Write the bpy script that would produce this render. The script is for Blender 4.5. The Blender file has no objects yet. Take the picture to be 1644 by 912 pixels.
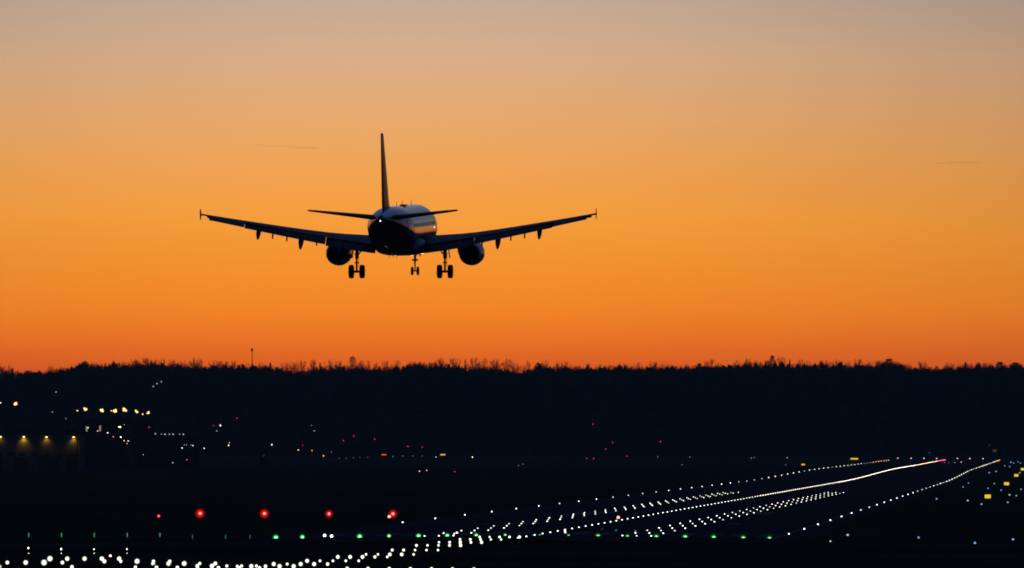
import bpy, bmesh, math, random
import numpy as np
from mathutils import Vector, Matrix
R = math.radians
random.seed(7)
rng = np.random.default_rng(7)
S = bpy.context.scene
COL = S.collection

# ------------------------------------------------------------------ camera
CAM_Z = 11.6
F = 12970.0                     # focal length in pixels of the 1644 px wide photograph
HOR = 712.0                     # its horizon row
cam_d = bpy.data.cameras.new('camera'); cam = bpy.data.objects.new('camera', cam_d); COL.objects.link(cam)
cam.location = (0, 0, CAM_Z)
cam.rotation_euler = (R(90) + math.atan((HOR - 456) / F), 0, 0)
cam_d.sensor_width = 36; cam_d.lens = 36 * F / 1644
cam_d.clip_start = 1; cam_d.clip_end = 80000
S.camera = cam

# ------------------------------------------------------------------ sky
GLOW_AZ = -0.0156                # where the sun went down, as x / y
W = bpy.data.worlds.new('World'); S.world = W; W.use_nodes = True
nt = W.node_tree; N = nt.nodes; L = nt.links; N.clear()
def lin(c):
    return tuple(((v/255)/12.92 if v <= 10 else ((v/255+.055)/1.055)**2.4) for v in c) + (1,)
def nmath(op, a, b=None, c=None, clamp=False, nodes=None, links=None):
    nodes = nodes or N; links = links or L
    n = nodes.new('ShaderNodeMath'); n.operation = op; n.use_clamp = clamp
    for i, v in enumerate((a, b, c)):
        if v is None: continue
        if isinstance(v, (int, float)): n.inputs[i].default_value = v
        else: links.new(v, n.inputs[i])
    return n.outputs[0]
def ramp(nodes, stops, interp='LINEAR'):
    n = nodes.new('ShaderNodeValToRGB'); cr = n.color_ramp; cr.interpolation = interp
    while len(cr.elements) < len(stops): cr.elements.new(0.5)
    for e, (p, c) in zip(cr.elements, stops): e.position = p; e.color = c
    return n
tc = N.new('ShaderNodeTexCoord'); sx = N.new('ShaderNodeSeparateXYZ'); L.new(tc.outputs['Generated'], sx.inputs[0])
X_, Y_, Z_ = sx.outputs
az = nmath('ARCTAN2', X_, Y_)
hyp = nmath('SQRT', nmath('ADD', nmath('MULTIPLY', X_, X_), nmath('MULTIPLY', Y_, Y_)))
el = nmath('ARCTAN2', Z_, hyp)                       # elevation in radians
rows = [(615,(226,88,27)),(590,(236,99,29)),(570,(242,110,30)),(540,(249,123,32)),(500,(253,137,36)),(450,(253,146,41)),
        (400,(253,154,50)),(350,(252,161,60)),(300,(248,164,76)),(250,(243,168,92)),(200,(237,171,108)),(150,(228,173,123)),
        (100,(220,175,137)),(50,(209,174,146)),(0,(198,172,153)),(-120,(170,158,152)),(-350,(124,128,142)),(-900,(76,90,118))]
EMAX = (HOR + 900) / F
stops = [(((HOR - y) / F) / EMAX, lin(c)) for y, c in rows]
lowr = ramp(N, stops); L.new(nmath('DIVIDE', el, EMAX, clamp=True), lowr.inputs[0])
# the sky away from the glow: dusk blue, darker to the east and towards the ground
base = ramp(N, [(0.0, lin((22,24,40))), (0.06, lin((34,40,62))), (0.25, lin((46,70,116))), (0.6, lin((60,86,140))), (1.0, lin((52,76,128)))])
L.new(nmath('DIVIDE', el, math.pi/2, clamp=True), base.inputs[0])
west = nmath('MULTIPLY_ADD', Y_, 0.45, 0.62, clamp=True)
bs = N.new('ShaderNodeVectorMath'); bs.operation = 'SCALE'; L.new(base.outputs[0], bs.inputs[0]); L.new(west, bs.inputs['Scale'])
wid = nmath('MAXIMUM', nmath('MULTIPLY_ADD', el, -1.17, 0.185), 0.11)
d = nmath('DIVIDE', nmath('SUBTRACT', az, GLOW_AZ), wid)
wa = nmath('DIVIDE', 1.0, nmath('ADD', 1.0, nmath('MULTIPLY', d, d)))
fade = N.new('ShaderNodeMapRange'); fade.interpolation_type = 'SMOOTHSTEP'
L.new(el, fade.inputs[0]); fade.inputs[1].default_value = 0.07; fade.inputs[2].default_value = 0.5
fade.inputs[3].default_value = 1; fade.inputs[4].default_value = 0
wgt = nmath('MULTIPLY', wa, fade.outputs[0])
# slow uneven veils in the glow
nz = N.new('ShaderNodeTexNoise'); nz.inputs['Scale'].default_value = 1; nz.inputs['Detail'].default_value = 3
mp = N.new('ShaderNodeMapping'); mp.inputs['Scale'].default_value = (9, 9, 90)
L.new(tc.outputs['Generated'], mp.inputs[0]); L.new(mp.outputs[0], nz.inputs[0])
veil = nmath('MULTIPLY_ADD', nz.outputs[0], 0.07, 0.965)
lv = N.new('ShaderNodeVectorMath'); lv.operation = 'SCALE'; L.new(lowr.outputs[0], lv.inputs[0]); L.new(veil, lv.inputs['Scale'])
mix = N.new('ShaderNodeMix'); mix.data_type = 'RGBA'
L.new(wgt, mix.inputs['Factor']); L.new(bs.outputs[0], mix.inputs['A']); L.new(lv.outputs[0], mix.inputs['B'])
bg1 = N.new('ShaderNodeBackground'); bg1.inputs['Strength'].default_value = 1.0; L.new(mix.outputs['Result'], bg1.inputs[0])
sky = N.new('ShaderNodeTexSky'); sky.sky_type = 'NISHITA'; sky.sun_disc = False
sky.sun_elevation = R(-4.0); sky.sun_rotation = R(-0.7); sky.altitude = 430
bg2 = N.new('ShaderNodeBackground'); bg2.inputs['Strength'].default_value = 0.05; L.new(sky.outputs[0], bg2.inputs[0])
add = N.new('ShaderNodeAddShader'); L.new(bg1.outputs[0], add.inputs[0]); L.new(bg2.outputs[0], add.inputs[1])
wo = N.new('ShaderNodeOutputWorld'); L.new(add.outputs[0], wo.inputs[0])

# weak warm sun added for a rim; the sun itself has set
sd = bpy.data.lights.new('sun', 'SUN'); sd.energy = 0.03; sd.angle = R(0.5); sd.color = (1, .6, .35)
so = bpy.data.objects.new('sun', sd); COL.objects.link(so); so.rotation_euler = (R(-89.2), 0, R(0.7)); so.location = (0, 0, 300)

S.view_settings.view_transform = 'Standard'; S.view_settings.look = 'None'
S.view_settings.exposure = 0; S.view_settings.gamma = 1; S.view_settings.use_curve_mapping = False
S.render.engine = 'CYCLES'
S.cycles.max_bounces = 6; S.cycles.sample_clamp_indirect = 0.5
S.cycles.use_denoising = True
S.cycles.filter_width = 1.8

# ------------------------------------------------------------------ helpers
def gx(px, Y): return (px - 822) / F * Y
def gz(py, Y): return CAM_Z + (HOR - py) / F * Y

def mat(name, color, rough=0.6, metal=0.0, emis=None, strength=0, coat=0.0, noise=0.0, nscale=1.0, spec=0.5):
    m = bpy.data.materials.new(name); m.use_nodes = True
    n = m.node_tree.nodes; l = m.node_tree.links; b = n['Principled BSDF']
    b.inputs['Base Color'].default_value = (*color, 1); b.inputs['Roughness'].default_value = rough
    b.inputs['Metallic'].default_value = metal; b.inputs['Coat Weight'].default_value = coat
    b.inputs['Coat Roughness'].default_value = 0.08; b.inputs['Specular IOR Level'].default_value = spec
    if noise:
        t = n.new('ShaderNodeTexCoord'); z = n.new('ShaderNodeTexNoise'); z.inputs['Scale'].default_value = nscale; z.inputs['Detail'].default_value = 5
        l.new(t.outputs['Object'], z.inputs[0])
        r = ramp(n, [(0.3, tuple(c*(1-noise) for c in color)+(1,)), (0.7, tuple(min(1, c*(1+noise)) for c in color)+(1,))])
        l.new(z.outputs[0], r.inputs[0]); l.new(r.outputs[0], b.inputs['Base Color'])
    if emis:
        b.inputs['Emission Color'].default_value = (*emis, 1); b.inputs['Emission Strength'].default_value = strength
    return m
def lamp_mat(name, color, strength):
    m = mat(name, (0.02, 0.02, 0.02), 0.6, emis=color, strength=strength, spec=0)
    m.cycles.emission_sampling = 'NONE'
    return m

def halo_lens(name, core, rim, s_core, s_rim, width):
    """lamp lens with its halo put into the emission: hot middle, dimmer towards the rim"""
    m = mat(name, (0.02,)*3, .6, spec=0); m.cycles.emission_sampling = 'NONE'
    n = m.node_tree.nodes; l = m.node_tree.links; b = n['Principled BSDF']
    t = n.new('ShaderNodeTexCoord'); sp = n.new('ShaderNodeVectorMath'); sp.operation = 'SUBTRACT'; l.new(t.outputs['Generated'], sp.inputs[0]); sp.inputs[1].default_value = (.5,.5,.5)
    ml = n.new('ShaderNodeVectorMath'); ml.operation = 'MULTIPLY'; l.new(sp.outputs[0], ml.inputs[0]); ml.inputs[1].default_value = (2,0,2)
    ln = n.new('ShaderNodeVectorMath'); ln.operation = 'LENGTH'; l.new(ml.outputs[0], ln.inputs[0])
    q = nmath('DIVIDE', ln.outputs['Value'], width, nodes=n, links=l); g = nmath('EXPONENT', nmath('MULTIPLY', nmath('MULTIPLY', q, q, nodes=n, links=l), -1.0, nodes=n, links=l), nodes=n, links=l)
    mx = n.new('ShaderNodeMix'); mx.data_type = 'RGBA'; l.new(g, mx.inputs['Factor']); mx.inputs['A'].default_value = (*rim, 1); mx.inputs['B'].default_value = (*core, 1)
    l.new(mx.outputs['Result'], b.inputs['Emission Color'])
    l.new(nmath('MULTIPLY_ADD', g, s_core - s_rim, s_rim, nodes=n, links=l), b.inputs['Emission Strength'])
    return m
def tag(o, label=None, cat=None, group=None, kind=None):
    if label: o['label'] = label
    if cat: o['category'] = cat
    if group: o['group'] = group
    if kind: o['kind'] = kind
    return o
def mesh_obj(name, bm, mats, parent=None, smooth=False):
    me = bpy.data.meshes.new(name); bm.to_mesh(me); bm.free()
    if not isinstance(mats, (list, tuple)): mats = [mats]
    for m in mats: me.materials.append(m)
    if smooth:
        for p in me.polygons: p.use_smooth = True
    o = bpy.data.objects.new(name, me); COL.objects.link(o)
    if parent: o.parent = parent
    return o
def empty(name, loc=(0,0,0), rot=(0,0,0)):
    o = bpy.data.objects.new(name, None); COL.objects.link(o); o.location = loc; o.rotation_euler = rot
    o.empty_display_size = 0.5
    return o
def copy_tree(o, parent=None):
    c = o.copy(); COL.objects.link(c); c.parent = parent
    for ch in list(o.children): copy_tree(ch, c)
    return c
def box(bm, c, s, rot=None, mi=0, bevel=0):
    M = Matrix.Translation(c) @ (rot.to_4x4() if rot else Matrix.Identity(4)) @ Matrix.Diagonal((s[0], s[1], s[2], 1))
    r = bmesh.ops.create_cube(bm, size=1, matrix=M)
    fs = {f for v in r['verts'] for f in v.link_faces}
    if bevel:
        es = {e for f in fs for e in f.edges}
        rr = bmesh.ops.bevel(bm, geom=list(es), offset=bevel, segments=2, affect='EDGES', profile=0.5)
        fs = {f for f in rr['faces']} | {f for v in r['verts'] if v.is_valid for f in v.link_faces} | {f for f in fs if f.is_valid}
    for f in fs: f.material_index = mi
def rod(bm, a, b, r1, r2=None, seg=8, mi=0, caps=True):
    a = Vector(a); b = Vector(b); dvec = b - a
    M = Matrix.Translation((a + b) / 2) @ dvec.to_track_quat('Z', 'Y').to_matrix().to_4x4()
    r = bmesh.ops.create_cone(bm, cap_ends=caps, segments=seg, radius1=r1, radius2=r1 if r2 is None else r2, depth=dvec.length, matrix=M)
    for f in {f for v in r['verts'] for f in v.link_faces}: f.material_index = mi
def ball(bm, c, r, sub=2, scale=(1,1,1), mi=0):
    M = Matrix.Translation(c) @ Matrix.Diagonal((*scale, 1))
    q = bmesh.ops.create_icosphere(bm, subdivisions=sub, radius=r, matrix=M)
    for f in {f for v in q['verts'] for f in v.link_faces}: f.material_index = mi
def loft(bm, rings, closed=True, cap=True, mi=0):
    vr = [[bm.verts.new(p) for p in ring] for ring in rings]
    n = len(vr[0])
    for a, b in zip(vr[:-1], vr[1:]):
        for i in range(n if closed else n - 1):
            j = (i + 1) % n
            try: bm.faces.new((a[i], a[j], b[j], b[i])).material_index = mi
            except ValueError: pass
    if cap:
        for q in (vr[0][::-1], vr[-1]):
            try: bm.faces.new(q).material_index = mi
            except ValueError: pass
def lathe(bm, prof, origin, axis='Y', seg=32, mi=0):
    rings = []
    for s, r in prof:
        ring = []
        for k in range(seg):
            a = 2*math.pi*k/seg
            ring.append(Vector(origin) + Vector((r*math.cos(a), s, r*math.sin(a)) if axis == 'Y' else ((s, r*math.cos(a), r*math.sin(a)) if axis == 'X' else (r*math.cos(a), r*math.sin(a), s))))
        rings.append(ring)
    loft(bm, rings, cap=False, mi=mi)
ORD = ['first','second','third','fourth','fifth','sixth','seventh','eighth','ninth','tenth','eleventh','twelfth','thirteenth','fourteenth','fifteenth','sixteenth','seventeenth','eighteenth','nineteenth']
TENS = {2:'twent',3:'thirt',4:'fort',5:'fift',6:'sixt',7:'sevent',8:'eight',9:'ninet'}
def ordn(i):                                        # 1 -> first
    if i < 20: return ORD[i-1]
    if i >= 100: return ('one-hundred-and-' if i < 200 else 'two-hundred-and-') + ordn(i % 100) if i % 100 else ('one-hundredth' if i == 100 else 'two-hundredth')
    t, u = divmod(i, 10)
    return TENS[t] + ('ieth' if u == 0 else 'y-' + ORD[u-1])

# ------------------------------------------------------------------ materials
M = dict(
    white=mat('white_aircraft_paint', (.62,.64,.68), .22, coat=.5),
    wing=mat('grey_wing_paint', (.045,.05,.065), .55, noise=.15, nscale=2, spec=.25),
    navy=mat('navy_paint', (.012,.014,.035), .35, coat=.2),
    finpaint=mat('fin_paint', (.16,.05,.05), .35, coat=.3),
    metal=mat('polished_metal', (.5,.5,.52), .3, 1.0),
    gear=mat('gear_metal', (.10,.10,.11), .5, .3),
    tyre=mat('tyre_rubber', (.015,.015,.016), .75),
    dark=mat('dark_metal', (.02,.02,.022), .6, .4),
    housing=mat('lamp_housing', (.05,.05,.045), .6),
    steel=mat('galvanised_steel', (.05,.05,.052), .8, 0, spec=.1),
    orange_paint=mat('orange_paint', (.45,.12,.03), .5),
    glass=mat('dark_glass', (.02,.025,.03), .08),
    bark=mat('bark', (.05,.038,.028), .9),
    conifer=mat('conifer_needles', (.018,.026,.016), .9, noise=.4, nscale=.4, spec=.1),
    concrete=mat('concrete_wall', (.12,.115,.11), 1, spec=0, noise=.15, nscale=.6),
    metalwall=mat('clad_wall', (.035,.036,.04), 1, spec=0, noise=.1, nscale=.3),
    roof=mat('roof_sheet', (.04,.04,.045), 1, spec=0),
)
def LM(name, c, s): M[name] = lamp_mat(name, c, s)
LM('lens_white', (1.0,.95,.84), 5); LM('lens_white_far', (1.0,.90,.74), 4); LM('lens_white_dim', (.75,.85,1.0), .9)
LM('lens_approach', (1.0,1.0,.88), 4.5); LM('lens_green_core', (.26,1.0,.36), 2.0); LM('lens_green_halo', (.01,.42,.10), .5)
LM('lens_green_dim', (.06,.55,.20), .55); LM('lens_green_small', (.15,.9,.6), 1.0)
LM('lens_red_core', (1.0,.42,.38), 1.9); LM('lens_red_halo', (.75,.015,.015), .75); LM('lens_red', (1.0,.10,.12), 4.5)
LM('lens_red_dim', (.8,.04,.10), 2.2); LM('lens_pink', (1.0,.55,.60), 3.5); LM('lens_orange', (1.0,.42,.10), 4.5); LM('lens_yellow', (1.0,.78,.38), 5)
LM('lens_blue', (.25,.42,.85), 1.0); LM('lens_cyan', (.2,.75,.7), .9)
LM('flood', (1.0,.80,.36), 3.2); LM('sign_face', (1.0,.60,.035), .95); LM('sign_face_red', (1.0,.10,.03), 1.2)
LM('window_lit', (.9,.8,.6), .05); LM('plane_light', (1.0,.95,.85), 2.6); LM('wallpack', (1.0,.66,.16), 6)

M['lens_approach'] = halo_lens('approach_lens', (1,1,.90), (.55,.62,.42), 5.5, .10, .58)  # glow around the lamp put into the emission of the lens rim
M['flood'] = halo_lens('floodlight_lens', (1,.80,.36), (1,.45,.05), 3.2, .35, .75)
M['lens_red_halo'] = halo_lens('red_halo', (1,.03,.02), (.5,.0,.0), 1.6, .10, .60)
M['lens_green_halo'] = halo_lens('green_halo', (.05,.9,.12), (.0,.16,.02), 2.2, .10, .55)
LM('lens_white_soft', (1.0,.92,.80), 2.2); LM('lens_line', (1.0,.92,.70), 6); LM('facade_light', (.85,.8,.7), .30)
# fuselage: white upper shell, navy belly that sweeps up at the tail (a painted livery, in body coordinates)
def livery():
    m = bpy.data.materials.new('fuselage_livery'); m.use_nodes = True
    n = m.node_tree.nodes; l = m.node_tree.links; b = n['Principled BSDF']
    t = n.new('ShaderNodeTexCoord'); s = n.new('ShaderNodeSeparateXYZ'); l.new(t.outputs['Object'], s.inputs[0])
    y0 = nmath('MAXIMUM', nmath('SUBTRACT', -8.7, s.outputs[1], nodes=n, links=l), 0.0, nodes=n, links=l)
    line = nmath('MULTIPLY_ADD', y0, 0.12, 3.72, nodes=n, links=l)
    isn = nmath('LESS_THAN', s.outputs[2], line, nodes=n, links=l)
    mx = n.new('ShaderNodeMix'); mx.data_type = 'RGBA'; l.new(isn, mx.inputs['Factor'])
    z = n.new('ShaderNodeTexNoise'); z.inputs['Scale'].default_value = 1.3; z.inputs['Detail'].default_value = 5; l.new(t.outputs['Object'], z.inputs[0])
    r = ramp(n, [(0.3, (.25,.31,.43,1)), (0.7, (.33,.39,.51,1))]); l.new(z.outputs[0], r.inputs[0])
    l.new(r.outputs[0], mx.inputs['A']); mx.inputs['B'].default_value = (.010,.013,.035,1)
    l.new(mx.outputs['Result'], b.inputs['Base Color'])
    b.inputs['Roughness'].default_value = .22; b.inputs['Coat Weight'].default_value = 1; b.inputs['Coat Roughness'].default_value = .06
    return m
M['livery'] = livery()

def ground_mat():
    m = bpy.data.materials.new('airfield_grass'); m.use_nodes = True
    n = m.node_tree.nodes; l = m.node_tree.links; b = n['Principled BSDF']
    t = n.new('ShaderNodeTexCoord')
    z = n.new('ShaderNodeTexNoise'); z.inputs['Scale'].default_value = .02; z.inputs['Detail'].default_value = 8; l.new(t.outputs['Object'], z.inputs[0])
    r = ramp(n, [(0.35, (.010,.014,.008,1)), (0.55, (.022,.028,.014,1)), (.75, (.035,.034,.02,1))]); l.new(z.outputs[0], r.inputs[0])
    l.new(r.outputs[0], b.inputs['Base Color']); b.inputs['Roughness'].default_value = 1; b.inputs['Specular IOR Level'].default_value = 0.0
    return m
M['grass'] = ground_mat()
M['asphalt'] = mat('asphalt', (.030,.030,.031), 1, noise=.25, nscale=.15, spec=0)
M['marking'] = mat('worn_marking_paint', (.09,.09,.088), 1, spec=0)
M['hillsoil'] = mat('forest_floor', (.022,.024,.016), .95, noise=.3, nscale=.02, spec=0)
M['forest'] = mat('forest_canopy', (.013,.015,.011), 1, noise=.2, nscale=.05, spec=0)

# ------------------------------------------------------------------ ground, runway, taxiway
def smooth(t): t = min(1, max(0, t)); return t*t*(3-2*t)
def gh(Y):                                          # the field climbs gently behind the middle of the runway
    return 1.45*smooth((Y-2350)/850) + .6*smooth((Y-3200)/1300) + 1.5*smooth((Y-4600)/350)
ys = [-2500,-1000,0,400] + list(range(600, 6001, 50)) + [7000, 9000, 12000]
bm = bmesh.new()
xs = [-8000, -2500, -900, -300, 0, 300, 900, 2500, 8000]
vg = [[bm.verts.new((x, y, gh(y) - .02)) for x in xs] for y in ys]
for a, b in zip(vg[:-1], vg[1:]):
    for i in range(len(xs)-1): bm.faces.new((a[i], a[i+1], b[i+1], b[i]))
tag(mesh_obj('ground', bm, M['grass'], smooth=True), kind='structure')

RA = math.atan((1703.6 - 822) / F)                  # bearing of the runway
DIR = Vector((math.sin(RA), math.cos(RA), 0)); SIDE = Vector((math.cos(RA), -math.sin(RA), 0))
def rw(Z, Lt, h=0.0):
    """point at depth Z (metres from the camera along y) on the line Lt metres right of the centre line"""
    x = -63.81 + (1703.6 - 822) / F * Z + Lt
    c = .42 * (1 - min(1, abs(Lt) / 30)) if Z > 930 else 0
    return Vector((x, Z, gh(Z) + .03 + c + h))
def strip(bm, l0, l1, z0, z1, h, step=50, mi=0, n=1):
    zz = [z0]
    while zz[-1] + step < z1: zz.append(zz[-1] + step)
    zz.append(z1)
    ls = [l0 + (l1-l0)*k/n for k in range(n+1)]
    v = [[bm.verts.new(rw(z, q, h)) for q in ls] for z in zz]
    for a, b in zip(v[:-1], v[1:]):
        for i in range(n): bm.faces.new((a[i], a[i+1], b[i+1], b[i])).material_index = mi
bm = bmesh.new(); strip(bm, -33, 33, 935, 4520, 0, n=12)
tag(mesh_obj('runway', bm, M['asphalt']), kind='structure')
bm = bmesh.new()
for k in range(8):
    for sgn in (-1, 1): strip(bm, sgn*(3 + k*3.3), sgn*(3 + k*3.3 + 1.8), 995, 1025, .012)
for z in range(1060, 4400, 60): strip(bm, -.45, .45, z, z+30, .012)
for sgn in (-1, 1):
    strip(bm, sgn*28.6, sgn*29.5, 985, 4450, .012)
    for z0, c in ((1135, 3), (1435, 2), (1585, 2), (1735, 1)):
        for q in range(c): strip(bm, sgn*(10 + q*3.3), sgn*(10+q*3.3+1.8), z0, z0+22, .012)
    strip(bm, sgn*9, sgn*17, 1285, 1345, .012)
bmesh.ops.recalc_face_normals(bm, faces=bm.faces)
for f in bm.faces:
    if f.normal.z < 0: f.normal_flip()
tag(mesh_obj('runway_markings', bm, M['marking']), kind='structure')
bm = bmesh.new(); strip(bm, 150, 173, 700, 4600, -.02); strip(bm, 30.5, 150, 1010, 1033, -.025); strip(bm, 30.5, 150, 2280, 2303, -.025); strip(bm, 33, 150, 4300, 4323, -.02)
tag(mesh_obj('taxiway', bm, M['asphalt']), kind='structure')

# ------------------------------------------------------------------ wooded ridge
SKY = [(-900,600),(-400,588),(-150,596),(0,595),(12,594),(25,599),(60,597),(75,596),(90,593),(108,592),(122,588),(135,583),(160,586),(180,583),(200,586),(220,583),(250,583),(280,586),
 (310,589),(340,587),(360,585),(380,586),(400,586),(425,588),(450,592),(470,595),(485,596),(500,594),(520,590),(550,587),(570,589),(590,590),(610,591),(640,588),(660,586),(690,584),(710,584),
 (725,590),(745,588),(765,590),(785,590),(800,588),(808,591),(818,597),(828,600),(842,597),(856,593),(864,585),(880,587),(900,589),(950,591),(1000,587),(1050,588),(1080,590),(1110,589),(1150,589),
 (1170,585),(1200,582),(1215,583),(1240,581),(1270,586),(1300,585),(1340,584),(1360,586),(1400,585),(1416,581),(1434,580),(1445,585),(1470,590),(1500,592),(1530,589),(1555,586),(1600,585),(1644,584),(1900,590),(2300,580),(2900,600)]
RY = 5250.0
sk_x = np.array([gx(p, RY) for p, _ in SKY]); sk_z = np.array([gz(q, RY) for _, q in SKY])
def canopy(x): return np.interp(x, sk_x, sk_z)
TH = 12.5
Y0 = 4960.0
def terrain(x, y):
    x = np.asarray(x, float); y = np.asarray(y, float)
    kern = sum(canopy(x + o) for o in (-24,-12,0,12,24)) / 5
    ridge = np.minimum(kern - TH, canopy(x) - TH + 4)
    t = np.clip((y - Y0) / (RY - Y0), 0, 1); s = t*t*(3-2*t)
    base = 3.0
    back = np.clip((y - RY) / 900, 0, 1)
    bump = 2.2*np.sin(x/47 + 1.3)*np.sin(y/61)*t*(1-s)
    return base + (ridge - base) * s * (1 - .75*back*back) + bump
X = np.concatenate([np.arange(-2600, -420, 40), np.arange(-420, 430, 6), np.arange(440, 2700, 40)])
Yv = np.concatenate([np.arange(4900, 5300, 15), np.arange(5300, 6500, 100)])
GX, GY = np.meshgrid(X, Yv); GZ = terrain(GX, GY); GZ[0, :] -= 4; GZ[-1, :] -= 10
def np_mesh(name, V, Fc, m, parent=None):
    me = bpy.data.meshes.new(name)
    k = Fc.shape[1]
    me.vertices.add(len(V)); me.vertices.foreach_set('co', V.astype(np.float32).ravel())
    me.loops.add(Fc.size); me.loops.foreach_set('vertex_index', Fc.astype(np.int32).ravel())
    me.polygons.add(len(Fc)); me.polygons.foreach_set('loop_start', np.arange(0, Fc.size, k, dtype=np.int32))
    me.polygons.foreach_set('loop_total', np.full(len(Fc), k, dtype=np.int32))
    me.update(calc_edges=True); me.validate(); me.materials.append(m)
    o = bpy.data.objects.new(name, me); COL.objects.link(o)
    if parent: o.parent = parent
    return o
ny, nx = GX.shape
idx = np.arange(nx*ny).reshape(ny, nx)
Q = np.stack([idx[:-1,:-1], idx[:-1,1:], idx[1:,1:], idx[1:,:-1]], -1).reshape(-1, 4)
tag(np_mesh('hill', np.stack([GX, GY, GZ], -1).reshape(-1, 3), Q, M['hillsoil']), kind='structure')

# crowns of the wood: lumpy broadleaf domes and pointed conifers, many small facets
def to_np(bm):
    bmesh.ops.triangulate(bm, faces=bm.faces[:]); bm.verts.index_update()
    V = np.array([v.co[:] for v in bm.verts]); T = np.array([[v.index for v in f.verts] for f in bm.faces]); bm.free()
    return V, T
def prisms(segs):
    V, T = [], []
    for p, q, ra, rb in segs:
        dv = (q-p).normalized(); u = dv.orthogonal().normalized(); w = dv.cross(u); b0 = len(V)
        for c, r in ((p, ra), (q, rb)):
            for k in range(3):
                a = 2*math.pi*k/3; V.append(c + (u*math.cos(a) + w*math.sin(a))*r)
        for k in range(3):
            j = (k+1) % 3; T += [[b0+k, b0+j, b0+3+j], [b0+k, b0+3+j, b0+3+k]]
    return np.array([v[:] for v in V]), np.array(T)
def branchy(seed, fork=.34, limbs=15, twigs=26, tw=.0030, squash=1.0):
    """bare crown: limbs fanning from a fork to a rounded outline, twigs thickest near the rim; unit height and width"""
    rr = random.Random(seed); st = [(Vector((0,0,0)), Vector((0,0,fork)), .020, .014)]; sc = []
    env = Vector((.5, .5, (1-fork)*.62)); mid = Vector((0, 0, 1 - env.z))
    for i in range(limbs):
        a = 2*math.pi*(i*.618) + rr.uniform(-.3, .3); e = rr.uniform(-.25, 1.35)
        R_ = rr.uniform(.86, 1.04)
        tip = mid + Vector((math.cos(a)*math.cos(e)*env.x*R_, math.sin(a)*math.cos(e)*env.y*R_, math.sin(e)*env.z*R_))
        base = Vector((0, 0, fork*rr.uniform(.85, 1.25))); ctrl = base.lerp(tip, .45) + Vector((0, 0, .07))
        pts = [base*((1-t)**2) + ctrl*(2*t*(1-t)) + tip*(t*t) for t in [k/6 for k in range(7)]]
        for k in range(6): sc.append((pts[k], pts[k+1], max(tw, .009*(1-k/6.5)), max(tw, .009*(1-(k+1)/6.5))))
        for _ in range(twigs):
            t = rr.uniform(.3, 1.0)**.7; k = min(5, int(t*6)); p = pts[k].lerp(pts[k+1], t*6-k)
            out = (p - mid); out = Vector((out.x/env.x, out.y/env.y, out.z/env.z))
            d_ = Vector((rr.gauss(0,1), rr.gauss(0,1), rr.gauss(.05,.8))).normalized()*.75 + out*.6
            d_.normalize(); ln = rr.uniform(.05, .13); q = p + d_*ln
            o2 = q - mid; f = math.sqrt((o2.x/env.x)**2 + (o2.y/env.y)**2 + (o2.z/env.z)**2)
            if f > 1.06: q = mid + o2/f*rr.uniform(.98, 1.08)
            sc.append((p, q, tw*1.2, tw*.7))
    (Vt, Tt), (Vc, Tc) = prisms(st), prisms(sc)
    top = Vc[:,2].max(); Vt[:,2] /= top; Vc[:,2] /= top
    return (Vt, Tt), (Vc, Tc)
def conifer_np(seed, lumpy=.25, tiers=9, dome=False):
    rr = np.random.default_rng(seed); V = []; T = []
    n = 1000 if not dome else 1100
    for i in range(n):                                       # leaf clump triangles through the crown's volume
        h = rr.random()**.8
        rad = (.5*(1-h)**.8*(1+.35*math.sin(h*tiers*6.28)) + .02) if not dome else .5*math.sqrt(max(0, 1-(2*h-.85)**2/1.4))
        a = rr.random()*6.283; r = rad*math.sqrt(rr.random())
        c = np.array([r*math.cos(a), r*math.sin(a), .12+.88*h]); s = rr.uniform(.05, .11)
        o = rr.normal(size=(3,3)); o /= np.linalg.norm(o, axis=1)[:,None]; o[:,2] *= .6
        b0 = len(V); V += list(c + o*s*np.array([1,1,.5])); T.append([b0, b0+1, b0+2])
    V = np.array(V); V[:,2] = np.minimum(V[:,2], 1.0)
    tv, tt = [], []
    for k in range(5):
        a = k*2*math.pi/5; tv += [[.03*math.cos(a), .03*math.sin(a), 0], [.008*math.cos(a), .008*math.sin(a), .9]]
    for k in range(5):
        j = (k+1) % 5; tt += [[2*k, 2*j, 2*j+1], [2*k, 2*j+1, 2*k+1]]
    return (np.array(tv, float), np.array(tt)), (V, np.array(T))
BARE = [branchy(s, fork=.26+.05*(s % 4), limbs=24+3*(s % 3), twigs=26+5*(s % 2)) for s in range(3, 10)]
DARKT = [conifer_np(20), conifer_np(21, tiers=6), conifer_np(22, dome=True), conifer_np(23, dome=True)]

def scatter(name, spots, protos, m):
    Vs, Ts, off = [], [], 0
    for x, y, z, h, w, k in spots:
        (vt, tt), (vc, tcn) = protos[k % len(protos)]
        a = rng.random()*6.283; ca, sa = math.cos(a), math.sin(a)
        V = vc @ np.array([[ca*w, sa*w, 0], [-sa*w, ca*w, 0], [0, 0, h]]) + [x, y, z]
        Vs.append(V); Ts.append(tcn + off); off += len(V)
    return np_mesh(name, np.concatenate(Vs), np.concatenate(Ts), m)
def shell(seed):                                             # solid lumpy dome of small facets
    rr = np.random.default_rng(seed); bm = bmesh.new(); ball(bm, (0,0,.55), .5, 3, (1,1,.9))
    for v in bm.verts:
        f = 1 + .18*math.sin(v.co.x*17+seed)*math.sin(v.co.z*15+2*seed) + rr.normal()*.13
        v.co.x *= f; v.co.y *= f; v.co.z = .55 + (v.co.z-.55)*f
    return ((None, None), to_np(bm))
SH = [shell(s) for s in range(5)]
spots = []
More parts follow.
